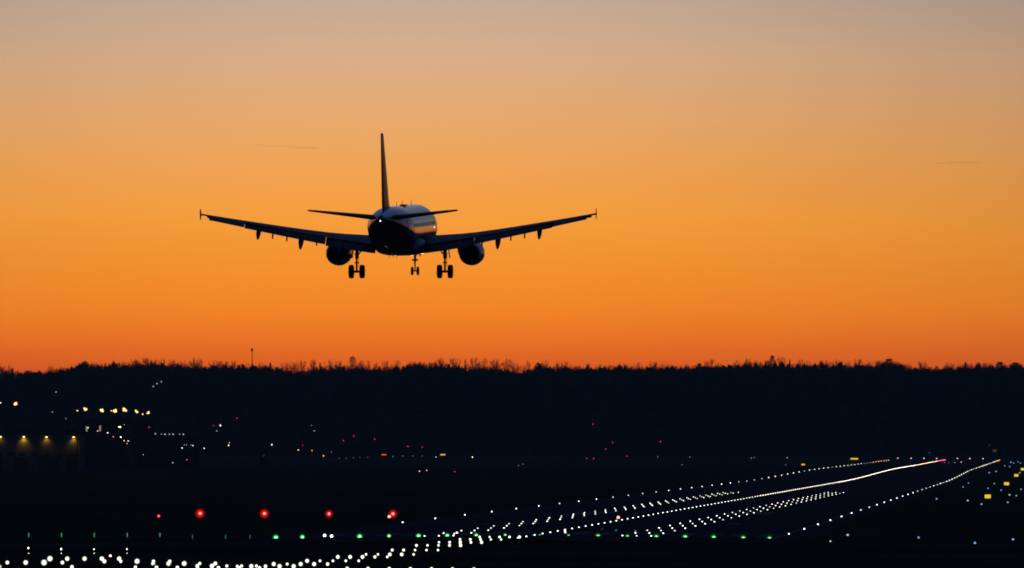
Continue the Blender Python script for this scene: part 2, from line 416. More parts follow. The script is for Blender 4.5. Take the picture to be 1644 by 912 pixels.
for x in np.arange(-520, 520, 6.5):                          # the front slope
    for y in np.arange(4985, 5245, 13):
        xx = x + rng.uniform(-3, 3); yy = y + rng.uniform(-6, 6)
        h = rng.uniform(8, 11.5); spots.append((xx, yy, float(terrain(xx, yy)), h, rng.uniform(7, 10), int(rng.integers(5))))
for x in np.arange(-460, 460, 2.6):                          # the rim of the wood
    yy = RY + rng.uniform(-14, 14); xx = x + rng.uniform(-1, 1)
    z = float(terrain(xx, yy)); h = float(canopy(xx)) - z + rng.uniform(-3.2, .5)
    spots.append((xx, yy, z, max(5, h), rng.uniform(2.6, 5.5), int(rng.integers(5))))
for x in list(np.arange(-2500, -520, 16)) + list(np.arange(520, 2500, 16)):
    for y in (5080, 5150, 5210, 5250):
        xx = x + rng.uniform(-6, 6); spots.append((xx, y + rng.uniform(-15, 15), float(terrain(xx, y)), rng.uniform(11, 15), rng.uniform(14, 20), int(rng.integers(5))))
tag(scatter('forest', spots, SH, M['forest']), 'dark continuous wood covering the whole long hillside', 'forest', kind='stuff')
spots = []
for x in np.arange(-345, 345, 1.5):
    yy = RY + rng.uniform(-10, 25); z = float(terrain(x, yy)); h = float(canopy(x)) - z + rng.uniform(-1.8, 1.9)
    spots.append((x, yy, z, h, rng.uniform(7, 13), int(rng.integers(7))))
tag(scatter('twig_tops', spots, BARE, M['bark']), 'fine bare twigs fringing the top edge of the dark wood', 'treetops', kind='stuff')

# trees that stand out on the skyline: x, top row, width in px, kind (b bare, d dark pointed, o dark round, p pine on a stem)
TREES = [(8,586,22,'b'),(20,590,9,'d'),(45,595,18,'o'),(82,586,12,'b'),(97,589,22,'b'),(112,590,14,'b'),(136,580,16,'o'),(152,581,12,'b'),(188,578,26,'b'),(203,580,14,'b'),(214,575,15,'b'),(230,573.5,24,'b'),(246,576,16,'b'),(258,574.5,18,'b'),
 (276,576,13,'b'),(293,577,20,'b'),(315,573.5,20,'b'),(347,577,24,'b'),(362,579,14,'b'),(375,577.5,12,'b'),(420,580,11,'b'),(434,582,10,'d'),(457,578,13,'b'),(470,580,15,'b'),(484,577,16,'b'),(502,576,13,'b'),(514,582,8,'d'),(528,577,17,'b'),
 (543,578,12,'b'),(566,572.5,11,'p'),(580,577,13,'b'),(592,577,6,'b'),(604,581,7,'b'),(619,578,15,'b'),(636,576.5,14,'b'),(662,578,13,'b'),(677,577,14,'b'),(707,573.5,19,'b'),(730,573,21,'b'),(747,576.5,6,'d'),(761,572.5,18,'b'),(775,573,18,'b'),(796,574.5,16,'b'),
 (816,572,18,'b'),(827,582,12,'b'),(838,585,13,'b'),(848,577,6,'b'),(864,582.5,12,'o'),(875,576,13,'b'),(898,580,13,'b'),(910,578,13,'b'),(923,587,6,'d'),(944,584.5,9,'o'),(962,584,11,'b'),(977,588,6,'d'),(1022,580.5,16,'b'),(1049,579,14,'b'),(1067,580,15,'b'),
 (1102,584,10,'b'),(1123,583.5,13,'o'),(1141,575.5,17,'b'),(1155,582,10,'b'),(1185,577,15,'b'),(1201,573.5,9,'b'),(1216,577,12,'b'),(1240,571,10,'o'),(1254,571,15,'b'),(1268,577,6,'d'),(1286,575.5,11,'b'),(1298,577.5,9,'b'),(1322,576.5,15,'b'),(1346,574.5,16,'b'),
 (1361,579,10,'b'),(1378,574.5,17,'b'),(1394,580,10,'b'),(1427,576,19,'o'),(1457,583,13,'b'),(1481,579,15,'b'),(1504,588,9,'o'),(1524,581,16,'b'),(1550,581,11,'d'),(1566,583,9,'b'),(1580,581.5,13,'b'),(1606,581,19,'o'),(1630,582,20,'o')]
def proto_mesh(nm, arr, m):
    me = bpy.data.meshes.new(nm); me.from_pydata(arr[0].tolist(), [], arr[1].tolist()); me.materials.append(m); return me
PM = {}
for i, p in enumerate(BARE): PM['b', i] = (proto_mesh('trunk', p[0], M['bark']), proto_mesh('crown', p[1], M['bark']))
for i in (0, 1): PM['d', i] = (proto_mesh('trunk', DARKT[i][0], M['bark']), proto_mesh('crown', DARKT[i][1], M['conifer']))
for i in (0, 1): PM['o', i] = (proto_mesh('trunk', DARKT[2+i][0], M['bark']), proto_mesh('crown', DARKT[2+i][1], M['conifer']))
pv = DARKT[2][1][0].copy(); pv[:,2] = .62 + pv[:,2]*.38
PM['p', 0] = (PM['d', 0][0], proto_mesh('crown', (pv, DARKT[2][1][1]), M['conifer']))
WORDS = {'b': ('bare_tree', 'bare twiggy tree', 'bare tree'), 'd': ('conifer_tree', 'dark pointed conifer', 'conifer'), 'o': ('evergreen_tree', 'dark round-topped tree', 'tree'), 'p': ('pine_tree', 'dark pine on a bare stem', 'pine')}
def near_word(px):
    for lim, w in ((40,'where the ridge starts low'),(130,'above the lamplit hangars'),(300,'above the row of floodlights'),(395,'before the thin mast'),(480,'just past the thin mast'),(600,'below the left wing'),(720,'below the landing gear'),
                   (860,'by the gap of thin trunks'),(1000,'past the gap of thin trunks'),(1200,'on the low middle stretch'),(1330,'on the higher right stretch'),(1445,'by the broad dark dome'),(1540,'in the dip of the ridge'),(9999,'at the far right end')):
        if px < lim: return w
for i, (px, py, w, k) in enumerate(TREES):
    Yt = RY + random.uniform(-18, -4); x = gx(px, Yt); z = float(terrain(x, Yt)) - .3; h = gz(py, Yt) - z
    nm, words, cat = WORDS[k]
    ids = [q for q in PM if q[0] == k]; mt, mc = PM[ids[i % len(ids)]]
    t = empty(nm, (x, Yt, z), (0, 0, random.uniform(0, 6.28)))
    wide = 'broad ' if w >= 18 else ('slender ' if w <= 9 else '')
    tag(t, f'{wide}{words} {near_word(px)}, {ordn(i+1)} on the skyline', cat, 'single trees standing out on the skyline')
    ww = w * Yt / F
    for mm in (mt, mc):
        o = bpy.data.objects.new(mm.name.split('.')[0], mm); COL.objects.link(o); o.parent = t
        o.scale = (ww*1.55, ww*1.55, h) if k == 'b' else (ww*1.2, ww*1.2, h)

# thin mast with a drum on top, on the ridge
x = gx(404.5, RY - 10); z0 = float(terrain(x, RY-10)); zt = gz(560, RY-10)
ms = empty('radio_mast', (x, RY-10, z0)); tag(ms, 'thin mast with a small drum on top rising above the wooded ridge', 'mast')
bm = bmesh.new()
for a in range(3):
    an = a*2*math.pi/3; rod(bm, (.9*math.cos(an), .9*math.sin(an), 0), (.25*math.cos(an), .25*math.sin(an), zt-z0-1), .12, .08, 6)
for k in range(12):
    zz = (zt-z0-2)*k/12
    for a in range(3):
        a1, a2 = a*2*math.pi/3, (a+1)*2*math.pi/3; r = .9-.65*k/12
        rod(bm, (r*math.cos(a1), r*math.sin(a1), zz), (r*math.cos(a2)*.94, r*math.sin(a2)*.94, zz+(zt-z0-2)/12), .05, .05, 5)
mesh_obj('lattice', bm, M['dark'], ms)
bm = bmesh.new(); rod(bm, (0,0,zt-z0-1.5), (0,0,zt-z0+.1), .75, .75, 16); mesh_obj('antenna_drum', bm, M['dark'], ms)
bm = bmesh.new(); rod(bm, (0,0,zt-z0+.1), (0,0,zt-z0+1.0), .07, .04, 6); mesh_obj('aerial', bm, M['dark'], ms)

# ------------------------------------------------------------------ the airliner (x right, y forward, z up; origin on the ground line under the main gear)
plane = empty('airliner', (gx(643.5, 693), 693, gz(447, 693)), (R(2.1), 0, -R(3.45)))
tag(plane, 'twin-engine passenger jet seen from behind, landing with gear and flaps down', 'airliner')
CL = 4.21
def sy(s): return 17.71 - s + (4.27 if s <= 9.5 else 0) - (2.67 if s >= 23 else 0)
FS = [(0,-.55,-.66,.05),(.15,-.35,-.85,.28),(.5,-.02,-1.18,.62),(1,.3,-1.45,.98),(2,.95,-1.75,1.40),(3,1.52,-1.92,1.68),(4.2,1.93,-2.03,1.89),(5.5,2.05,-2.07,1.96),(7,2.07,-2.07,1.975),(12,2.07,-2.07,1.975),(18,2.07,-2.07,1.975),
      (24,2.07,-2.07,1.975),(25.5,2.07,-2.02,1.96),(27,2.06,-1.82,1.90),(28.5,2.04,-1.50,1.79),(30,2.01,-1.12,1.62),(31.5,1.97,-.72,1.40),(33,1.90,-.32,1.13),(34.5,1.80,.10,.84),(35.8,1.66,.45,.58),(36.8,1.50,.72,.38),(37.4,1.36,.90,.24)]
# finer rings by Catmull-Rom
def cr(P, n=4):
    out = []
    for i in range(len(P)-1):
        p0, p1, p2, p3 = P[max(0,i-1)], P[i], P[i+1], P[min(len(P)-1, i+2)]
        for k in range(n):
            t = k/n; row = [p1[0] + (p2[0]-p1[0])*t]
            for j in range(1, 4): row.append(.5*((2*p1[j]) + (-p0[j]+p2[j])*t + (2*p0[j]-5*p1[j]+4*p2[j]-p3[j])*t*t + (-p0[j]+3*p1[j]-3*p2[j]+p3[j])*t**3))
            out.append(row)
    out.append(list(P[-1])); return out
bm = bmesh.new(); rings = []
for s, tp, bt, hw in cr(FS, 3):
    c = (tp+bt)/2; rz = (tp-bt)/2
    rings.append([(hw*math.cos(a), sy(s), CL + c + rz*math.sin(a)) for a in [2*math.pi*k/64 for k in range(64)]])
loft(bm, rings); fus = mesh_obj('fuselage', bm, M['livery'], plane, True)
bm = bmesh.new(); lathe(bm, [(0,.23),(-.22,.2),(-.22,.15),(.3,.14)], (0, sy(37.4), CL+1.13), 'Y', 24); mesh_obj('exhaust_pipe', bm, M['dark'], fus, True)
bm = bmesh.new(); ball(bm, (-.02, sy(37.45)-.15, CL+.93), .06, 2); mesh_obj('tail_light', bm, M['plane_light'], fus, True)
bm = bmesh.new(); ball(bm, (1.985, sy(8.8), CL+.05), .04, 2); mesh_obj('side_glint', bm, M['plane_light'], fus, True)  # reflection on the fuselage side, drawn as a small glowing ball
# windscreen panes
bm = bmesh.new()
for sgn in (-1, 1):
    for k in range(3):
        a0 = R(90 - sgn*(4+k*20)); a1 = R(90 - sgn*(21+k*20))
        def P(s, a):
            r = next(q for q in cr(FS, 8) if q[0] >= s); return ((r[3]+.01)*math.cos(a), sy(s), CL+(r[1]+r[2])/2+((r[1]-r[2])/2+.01)*math.sin(a))
        vs = [bm.verts.new(p) for p in (P(1.9+k*.15, a0), P(1.9+k*.25, a1), P(2.7+k*.25, a1), P(2.75+k*.15, a0))]
        bm.faces.new(vs if sgn > 0 else vs[::-1])
mesh_obj('windscreen', bm, M['glass'], fus)
wm = None
for sgn in (-1, 1):
    for k in range(49):
        yk = sy(6.9) - k*.533
        if wm is None:
            bm = bmesh.new(); box(bm, (0,0,0), (.02,.23,.33), bevel=.008); w0 = mesh_obj('window', bm, M['glass'], fus); wm = w0.data
        else:
            w0 = bpy.data.objects.new('window', wm); COL.objects.link(w0); w0.parent = fus
        w0.location = (sgn*1.935, yk, CL+.42); w0.rotation_euler = (0, -sgn*R(12), 0)
for nm, s, off in (('door', 5.6, .05), ('door', 28.9, .25)):
    for sgn in (-1, 1):
        r = next(q for q in cr(FS, 8) if q[0] >= s); bm = bmesh.new()
        hw = r[3]; c = (r[1]+r[2])/2; rz = (r[1]-r[2])/2
        ringa = [[(sgn*(hw+.012)*math.cos(a), sy(s)+dy, CL+c+(rz+.012)*math.sin(a)) for a in [R(-14+k*6) for k in range(9)]] for dy in (-.4, .4)]
        loft(bm, ringa, closed=False, cap=False); mesh_obj(nm, bm, M['white'], fus, True)
for s, h, l in ((9.5,.42,.3),(16.0,.45,.32),(22.5,.38,.28)):                    # blade aerials on the crown
    bm = bmesh.new(); loft(bm, [[(.03,sy(s)+l/2,CL+2.05),(0,sy(s)+l/2+.03,CL+2.05),(-.03,sy(s)+l/2,CL+2.05),(0,sy(s)-l/2,CL+2.05)],[(.012,sy(s)-.05,CL+2.05+h),(0,sy(s)-.03,CL+2.05+h),(-.012,sy(s)-.05,CL+2.05+h),(0,sy(s)-l/2-.05,CL+2.05+h)]])
    mesh_obj('aerial', bm, M['dark'], fus)
bm = bmesh.new(); box(bm, (.35, sy(19), CL+2.09), (.6, 1.2, .12), bevel=.05); mesh_obj('antenna_cover', bm, M['dark'], fus, True)
for s, x in ((23.5,.25),(25.5,-.2),(8.5,0),(21.5,-.35)):
    bm = bmesh.new(); loft(bm, [[(x+.03,sy(s)+.15,CL-2.0),(x-.03,sy(s)+.15,CL-2.0),(x,sy(s)-.2,CL-2.0)],[(x+.01,sy(s)-.05,CL-2.42),(x-.01,sy(s)-.05,CL-2.42),(x,sy(s)-.25,CL-2.42)]]); mesh_obj('aerial', bm, M['dark'], fus)
# belly fairing
bm = bmesh.new(); rings = []
for s, hw, bt, tp in ((9.8,.4,-2.0,-1.9),(10.6,1.5,-2.14,-1.3),(11.8,2.05,-2.24,-.75),(13.5,2.2,-2.28,-.6),(17,2.22,-2.28,-.6),(18.6,2.15,-2.26,-.65),(19.8,1.9,-2.2,-.9),(20.8,1.3,-2.1,-1.4),(21.6,.4,-2.0,-1.85)):
    c = (tp+bt)/2; rz = (tp-bt)/2
    rings.append([(hw*math.copysign(abs(math.cos(a))**.75, math.cos(a)), sy(s), CL+c+rz*math.copysign(abs(math.sin(a))**.75, math.sin(a))) for a in [2*math.pi*k/32 for k in range(32)]])
loft(bm, rings); mesh_obj('belly_fairing', bm, M['navy'], plane, True)

def foil(le, te, z, t, inc, n=10):
    """closed aerofoil ring in (y, z): le/te stations, z of leading edge"""
    c = te - le; up, lo = [], []
    for k in range(n+1):
        u = .5*(1-math.cos(math.pi*k/n)); th = 5*t*(.2969*math.sqrt(u)-.126*u-.3516*u*u+.2843*u**3-.1036*u**4); cam_ = .02*4*u*(1-u)
        up.append((u*c, (cam_+th)*c)); lo.append((u*c, (cam_-th)*c))
    pts = up[::-1] + lo[1:-1]; i = math.radians(inc)
    return [(a*math.cos(i)+b*math.sin(i), b*math.cos(i)-a*math.sin(i)) for a, b in pts], le, z
WST = [(1.2,11.7,18.3,3.18,.145,3.5),(3.0,12.64,18.3,3.30,.135,3),(5.0,13.68,18.3,3.52,.12,2.5),(6.4,14.41,18.35,3.70,.115,2),(8.3,15.4,18.85,3.99,.11,1.5),(10.2,16.39,19.33,4.30,.11,1),(13.3,18.0,20.15,4.85,.105,.5),(15,18.88,20.62,5.16,.10,0),(16.9,19.87,21.3,5.50,.10,-.5)]
def wst(y):
    for a, b in zip(WST[:-1], WST[1:]):
        if y <= b[0]:
            t = (y-a[0])/(b[0]-a[0]); return [p+(q-p)*t for p, q in zip(a, b)]
    return list(WST[-1])
def lifting(rows_, sgn, name, m, parent, close_tip=True):
    bm = bmesh.new(); rings = []
    for y, le, te, z, t, inc in rows_:
        pts, l_, z_ = foil(le, te, z, t, inc)
        rings.append([(sgn*y, sy(l_+a), z_+b) for a, b in pts])
    loft(bm, rings); bmesh.ops.recalc_face_normals(bm, faces=bm.faces); return mesh_obj(name, bm, m, parent, True)
def flap_rows(ys_, cf, defl, drop, back):
    out = []
    for y in ys_:
        q = wst(y); te = q[2]; zte = q[3] - (te-q[1])*math.sin(R(q[5])) ; c = cf(y)
        out.append((y, te - back, te - back + c, zte - drop, .13, defl))
    return out
for sgn in (-1, 1):
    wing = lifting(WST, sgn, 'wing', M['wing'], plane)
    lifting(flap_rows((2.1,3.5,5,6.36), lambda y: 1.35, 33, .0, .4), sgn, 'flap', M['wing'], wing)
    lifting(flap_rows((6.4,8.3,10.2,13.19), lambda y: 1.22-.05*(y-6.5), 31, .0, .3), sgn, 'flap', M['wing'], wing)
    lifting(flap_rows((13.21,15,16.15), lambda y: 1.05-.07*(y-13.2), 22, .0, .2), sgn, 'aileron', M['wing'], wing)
    for y0, y1 in ((2.3,5.0),(6.7,9.0),(9.1,11.5),(11.6,14.0),(14.1,16.5)):
        rr_ = []
        for y in (y0, y1):
            q = wst(y); c = .16*(q[2]-q[1])+.1; rr_.append((y, q[1]-c*.75, q[1]+c*.3, q[3]-.18-.03*c, .16, -24))
        lifting(rr_, sgn, 'slat', M['wing'], wing)
    # arrow shaped tip fence
    y = 16.93; bm = bmesh.new()
    prof = [(19.9,5.50),(20.6,5.97),(21.2,6.01),(21.2,5.50),(21.15,5.07),(20.7,5.09)]
    loft(bm, [[(sgn*(y+dx), sy(s), z) for s, z in prof] for dx in (-.005, .03)]); bmesh.ops.recalc_face_normals(bm, faces=bm.faces)
    mesh_obj('tip_fence', bm, M['wing'], wing)
    # canoe fairings under the flap tracks, drooping with the flaps
    for yq, ln, wd, dp in ((5.15,3.2,.23,.72),(8.45,3.1,.24,.74),(12.05,2.7,.21,.60)):
        q = wst(yq); te = q[2]; z0 = q[3]-.25; bm = bmesh.new(); rings = []
        for u, r, dz in ((0,.02,0),(.12,.45,-.05),(.35,.9,-.14),(.55,1,-.22),(.72,.95,-.42),(.88,.62,-.68),(1,.05,-.86)):
            rings.append([(sgn*yq + wd*r*math.cos(a), sy(te-1.75+ln*u), z0+dz*dp/.5 + (wd*1.35)*r*math.sin(a)) for a in [2*math.pi*k/14 for k in range(14)]])
        loft(bm, rings); mesh_obj('flap_fairing', bm, M['wing'], wing, True)
    for yq in (2.9, 4.3, 7.1, 9.6, 10.8):
        q = wst(yq); te = q[2]+.35; z0 = q[3]-.55; bm = bmesh.new(); loft(bm, [[(sgn*yq+a, sy(te+b), z0+c) for b, c in ((0,.1),(.5,-.1),(.62,-.42),(.45,-.3))] for a in (-.06,.06)]); bmesh.ops.recalc_face_normals(bm, faces=bm.faces)
        mesh_obj('flap_hinge', bm, M['dark'], wing)
    # engine
    eo = (sgn*5.75, 0, 2.12)
    bm = bmesh.new()
    lathe(bm, [(sy(14.9),.76),(sy(15.15),.80),(sy(15.1),.83),(sy(14.3),.97),(sy(13.2),1.07),(sy(12.3),1.10),(sy(11.4),1.08),(sy(10.95),1.02),(sy(10.75),.93),(sy(10.85),.86),(sy(11.3),.84)], eo, 'Y', 48)
    bmesh.ops.recalc_face_normals(bm, faces=bm.faces)
    eng = mesh_obj('engine', bm, M['white'], plane, True)
    bm = bmesh.new(); lathe(bm, [(sy(14.9),.765),(sy(13.5),.80),(sy(13.4),.55),(sy(14.6),.48),(sy(14.7),.44),(sy(13.8),.36),(sy(14.6),.30),(sy(15.5),.03)], eo, 'Y', 40); mesh_obj('exhaust_duct', bm, M['dark'], eng, True)
    bm = bmesh.new(); lathe(bm, [(sy(11.75),.85),(sy(11.74),.30),(sy(11.5),.26),(sy(11.2),.05)], eo, 'Y', 40); mesh_obj('fan', bm, M['dark'], eng, True)
    for sg2 in (-1, 1):
        bm = bmesh.new(); a = R(90 - sg2*48)
        loft(bm, [[(eo[0]+r*math.cos(a)+k*.02, sy(s), eo[2]+r*math.sin(a)) for s, r in ((11.9,1.08),(12.6,1.42),(12.95,1.42),(13.0,1.05))] for k in (-1,1)]); bmesh.ops.recalc_face_normals(bm, faces=bm.faces)
        mesh_obj('strake', bm, M['dark'], eng)
    bm = bmesh.new()
    loft(bm, [[(eo[0]+k, sy(s), z) for k, s in ((0,11.9+d0),(.19,12.8+d0),(.19,15.2+d0),(0,17.6+d0*.2),(-.19,15.2+d0),(-.19,12.8+d0))] for d0, z in ((0,3.0),(1.2,3.62))]); bmesh.ops.recalc_face_normals(bm, faces=bm.faces)
    mesh_obj('pylon', bm, M['wing'], eng)
    bm = bmesh.new(); ball(bm, (eo[0]+.1, sy(17.7), 3.18), .05, 2); mesh_obj('pylon_light', bm, M['plane_light'], eng)
    # tailplane
    lifting([(.55,31.4,35.3,CL+1.02,.11,-2.5),(3.2,32.95,35.75,CL+1.36,.105,-2.5),(6.1,34.62,36.1,CL+1.73,.10,-2.5),(6.24,34.9,36.05,CL+1.75,.08,-2.5)], sgn, 'tailplane', M['wing'], plane)
    # main gear
    gt = bmesh.new(); X0 = sgn*3.795
    rod(gt, (X0, sy(17.71), .58), (X0, sy(17.68), 1.75), .085, .085, 14); rod(gt, (X0, sy(17.68), 1.7), (X0-sgn*.05, sy(17.55), 3.3), .145, .17, 14)
    rod(gt, (X0-.34, sy(17.71), .585), (X0+.34, sy(17.71), .585), .10, .10, 12)
    gear = mesh_obj('main_gear', gt, M['gear'], plane, True)
    bm = bmesh.new(); rod(bm, (X0-sgn*.05, sy(17.6), 1.95), (X0-sgn*.85, sy(17.4), 2.95), .06, .06, 10); rod(bm, (X0-sgn*.85, sy(17.4), 2.95), (X0-sgn*1.15, sy(17.4), 3.2), .07, .07, 10); mesh_obj('side_brace', bm, M['gear'], gear)
    bm = bmesh.new(); rod(bm, (X0, sy(18.0), .75), (X0, sy(18.25), 1.2), .035, .05, 8); rod(bm, (X0, sy(18.25), 1.2), (X0, sy(17.85), 1.7), .05, .035, 8); mesh_obj('torque_link', bm, M['gear'], gear)
    bm = bmesh.new()
    for zz in (1.35, 2.1, 2.45): rod(bm, (X0-.2, sy(17.62), zz), (X0+.2, sy(17.62), zz), .05, .05, 8)
    rod(bm, (X0+.17, sy(17.8), 1.0), (X0+.17, sy(17.7), 2.4), .022, .022, 6); mesh_obj('hydraulic_lines', bm, M['gear'], gear)
    bm = bmesh.new(); box(bm, (X0+sgn*.32, sy(17.55), 2.5), (.05,1.15,1.55), Matrix.Rotation(-sgn*R(7), 3, 'Y'), bevel=.02); mesh_obj('gear_door', bm, M['white'], gear)
    for sg2 in (-1, 1):
        bm = bmesh.new(); prof = [(-.21,.30),(-.225,.40),(-.21,.50),(-.165,.565),(-.08,.585),(.08,.585),(.165,.565),(.21,.50),(.225,.40),(.21,.30)]
        lathe(bm, prof, (X0+sg2*.465, sy(17.71), .585), 'X', 36); wh = mesh_obj('wheel', bm, M['tyre'], gear, True)
        bm = bmesh.new(); lathe(bm, [(-.20,.31),(-.13,.28),(-.12,.06),(.12,.06),(.13,.28),(.20,.31)], (X0+sg2*.465, sy(17.71), .585), 'X', 28); mesh_obj('rim', bm, M['gear'], wh, True)
# nose gear
bm = bmesh.new(); rod(bm, (0,sy(5.07),.38), (0,sy(5.07),1.25), .06, .06, 12); rod(bm, (0,sy(5.07),1.2), (0,sy(4.95),2.4), .10, .11, 12); rod(bm, (-.2,sy(5.07),.39), (.2,sy(5.07),.39), .06, .06, 10)
rod(bm, (-.28,sy(5.1),1.35), (.28,sy(5.1),1.35), .07, .07, 8); rod(bm, (0,sy(5.4),1.0),(0,sy(5.2),1.5), .07,.05,8); rod(bm, (-.17,sy(5.1),1.8),(.17,sy(5.1),1.8), .06,.06,8)
ng = mesh_obj('nose_gear', bm, M['gear'], plane, True)
bm = bmesh.new(); rod(bm, (0,sy(5.0),1.5), (0,sy(3.7),2.3), .05, .05, 8); mesh_obj('drag_brace', bm, M['gear'], ng)
for sg2 in (-1, 1):
    bm = bmesh.new(); lathe(bm, [(-.10,.20),(-.11,.28),(-.09,.35),(-.04,.38),(.04,.38),(.09,.35),(.11,.28),(.10,.20)], (sg2*.25, sy(5.07), .38), 'X', 30); wh = mesh_obj('wheel', bm, M['tyre'], ng, True)
    bm = bmesh.new(); lathe(bm, [(-.09,.21),(-.05,.18),(-.05,.05),(.05,.05),(.05,.18),(.09,.21)], (sg2*.25, sy(5.07), .38), 'X', 24); mesh_obj('rim', bm, M['gear'], wh, True)
    bm = bmesh.new(); box(bm, (sg2*.42, sy(4.2), 1.93), (.03,1.5,.52), Matrix.Rotation(sg2*R(8), 3, 'Y')); mesh_obj('gear_door', bm, M['navy'], ng)
# fin
bm = bmesh.new(); rings = []
for z, le, te, t in ((CL+1.75,28.9,35.5,.30),(CL+2.1,29.9,35.55,.29),(CL+2.5,30.55,35.65,.27),(CL+4.5,32.15,36.2,.21),(CL+6.5,33.75,36.75,.15),(CL+8.1,35.0,37.2,.10),(CL+8.22,35.35,37.15,.06)):
    pts = [(0,0),(.04,.45),(.15,.85),(.35,1),(.6,.8),(.85,.35),(1,.03)]
    rings.append([(x*t, sy(le+(te-le)*u), z) for u, x in pts] + [(-x*t, sy(le+(te-le)*u), z) for u, x in pts[::-1][:-1]])
loft(bm, rings); bmesh.ops.recalc_face_normals(bm, faces=bm.faces); fin = mesh_obj('fin', bm, M['finpaint'], plane, True)

# ------------------------------------------------------------------ airfield lights
def fixture(name, lens, kind='inset', r=.16):
    """one small ground light: housing and lens as one mesh"""
    bm = bmesh.new()
    if kind == 'inset':
        rod(bm, (0,0,-.03), (0,0,.03), r*1.5, r*1.35, 12, 0); ball(bm, (0,0,.06), r, 2, (1,1,.75), 1)
    elif kind == 'edge':
        rod(bm, (0,0,-.05), (0,0,.03), .16, .15, 10, 0); rod(bm, (0,0,0), (0,0,.25), .035, .035, 8, 0); rod(bm, (0,0,.22), (0,0,.28), r*.8, r*1.05, 12, 0); ball(bm, (0,0,.28+r*.7), r, 2, (1,1,1), 1)
    o = mesh_obj(name, bm, [M['housing'], M[lens]], smooth=False); COL.objects.unlink(o)
    return o
def put(proto, loc, label, cat, group, rz=None):
    o = proto.copy(); COL.objects.link(o); o.location = loc; o.rotation_euler.z = RA if rz is None else rz
    return tag(o, label, cat, group)

# runway edge lights every 60 m
PE = {c: fixture('runway_edge_light', c, 'edge', r) for c, r in (('lens_white', .09), ('lens_orange', .17), ('lens_white_far', .13), ('lens_white_soft', .10))}
for side, Lt, first in (('left', -30, 1151), ('right', 30, 1003)):
    n = 0; Z = first
    while Z < 4450:
        n += 1
        c = 'lens_orange' if Z > 4100 else ('lens_white' if Z < 2200 else 'lens_white_far')
        if c != 'lens_orange' and random.random() < .3: c = 'lens_white_soft'
        colr = 'amber' if Z > 4100 else 'white'
        put(PE[c], rw(Z, Lt), f'{colr} edge light, {ordn(n)} from the near end of the {side} runway edge row', 'runway light', f'{side} runway edge lights')
        Z += 60
# centre line lights every 15 m
PC = {c: fixture('centre_line_light', c, 'inset', r) for c, r in (('lens_white', .09), ('lens_white_far', .14), ('lens_line', .14), ('lens_red', .24), ('lens_orange', .2))}
Z = 994; n = 0
while Z < 4445:
    n += 1
    c = 'lens_white' if Z < 1700 else ('lens_white_far' if Z < 2300 else 'lens_line'); colr = 'white'
    if Z > 4147: c = 'lens_red'; colr = 'red'
    elif Z > 3547 and n % 4 in (0, 1): c = 'lens_orange'; colr = 'reddish'
    put(PC[c], rw(Z, 0), f'{colr} centre line light set in the runway, {ordn(n)} from its near end', 'runway light', 'runway centre line lights'); Z += 15
for z in (979, 964, 949): put(PC['lens_white'], rw(z, 0), {979:'last white centre light before the runway, next to a green one',964:'white centre light right of the last approach bar',949:'white light closing the climbing approach bars'}[z], 'approach light', 'lights leading onto the runway')
# touchdown zone: thirty bars of three lights on either side
PT = {c: fixture('touchdown_light', c, 'inset', r) for c, r in (('lens_white', .09), ('lens_white_far', .105), ('lens_white_soft', .10))}
for side, sgn in (('left', -1), ('right', 1)):
    for k in range(30):
        Z = 985 + 30*k
        for j, Lt in enumerate((10.3, 12.05, 13.8)):
            put(PT['lens_white_soft' if random.random() < .25 else ('lens_white' if Z < 1500 else 'lens_white_far')], rw(Z + random.uniform(-.5,.5), sgn*Lt), f'white {("inner","middle","outer")[j]} light of the {ordn(k+1)} {side}-hand touchdown bar', 'runway light', f'{side} touchdown zone lights')
# approach bars, five lamps each, on frangible posts; heights above the field
def post_lamp(name, h, lens, r=.2, steel='steel'):
    t = empty(name)
    bm = bmesh.new(); rod(bm, (0,0,-.1), (0,0,h-.1), .045, .035, 8); rod(bm, (0,0,-.1), (0,0,.12), .12, .10, 8); mesh_obj('post', bm, M[steel], t)
    bm = bmesh.new(); lathe(bm, [(-.02,r*.98),(.05,r*.95),(.22,r*.5),(.26,.02)], (0,0,h), 'Y', 16); mesh_obj('lamp_housing', bm, M['housing'], t)
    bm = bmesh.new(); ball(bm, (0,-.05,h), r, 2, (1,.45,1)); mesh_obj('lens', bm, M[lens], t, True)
    return t
def drop_proto(t):
    for c in list(t.children): COL.objects.unlink(c)
    COL.objects.unlink(t)
APP = [(918,862),(888,866),(858,870.6),(828,875.5),(798,883),(768,890),(738,894),(708,900.3),(678,905.5),(648,909),(618,908.5),(588,904.6),(558,901),(528,896.8),(498,903),(468,910.5)]
for bi, (Z, py) in enumerate(APP):
    zc = -63.81 + .067972*Z; h = gz(py, Z) - gh(Z)
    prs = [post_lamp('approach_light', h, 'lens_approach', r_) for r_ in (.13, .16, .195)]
    for j in range(5):
        x = zc + (j-2)*1.13
        px = 822 + x/Z*F
        if px < -25: continue
        t = copy_tree(random.choice(prs)); t.location = (x, Z, gh(Z))
        tag(t, f'white approach lamp, {ordn(j+1)} from left in the {ordn(bi+1)} five-lamp bar before the runway', 'approach light', 'five-lamp approach bars')
    for q_ in prs: drop_proto(q_)
Z = 678
pr = post_lamp('approach_light', 1.15, 'lens_approach', .17)
for i, px in enumerate([116, 218, 251.6, 285, 317.5, 351, 384, 417, 557.5, 591, 625, 659, 693, 726.5, 761]):
    t = copy_tree(pr); t.location = (gx(px, Z), Z, gh(Z) + (px-450)*-.0003)
    tag(t, f'white lamp of the long crossbar along the bottom, {ordn(i+1)} from its left end', 'approach light', 'crossbar of approach lights')
drop_proto(pr)

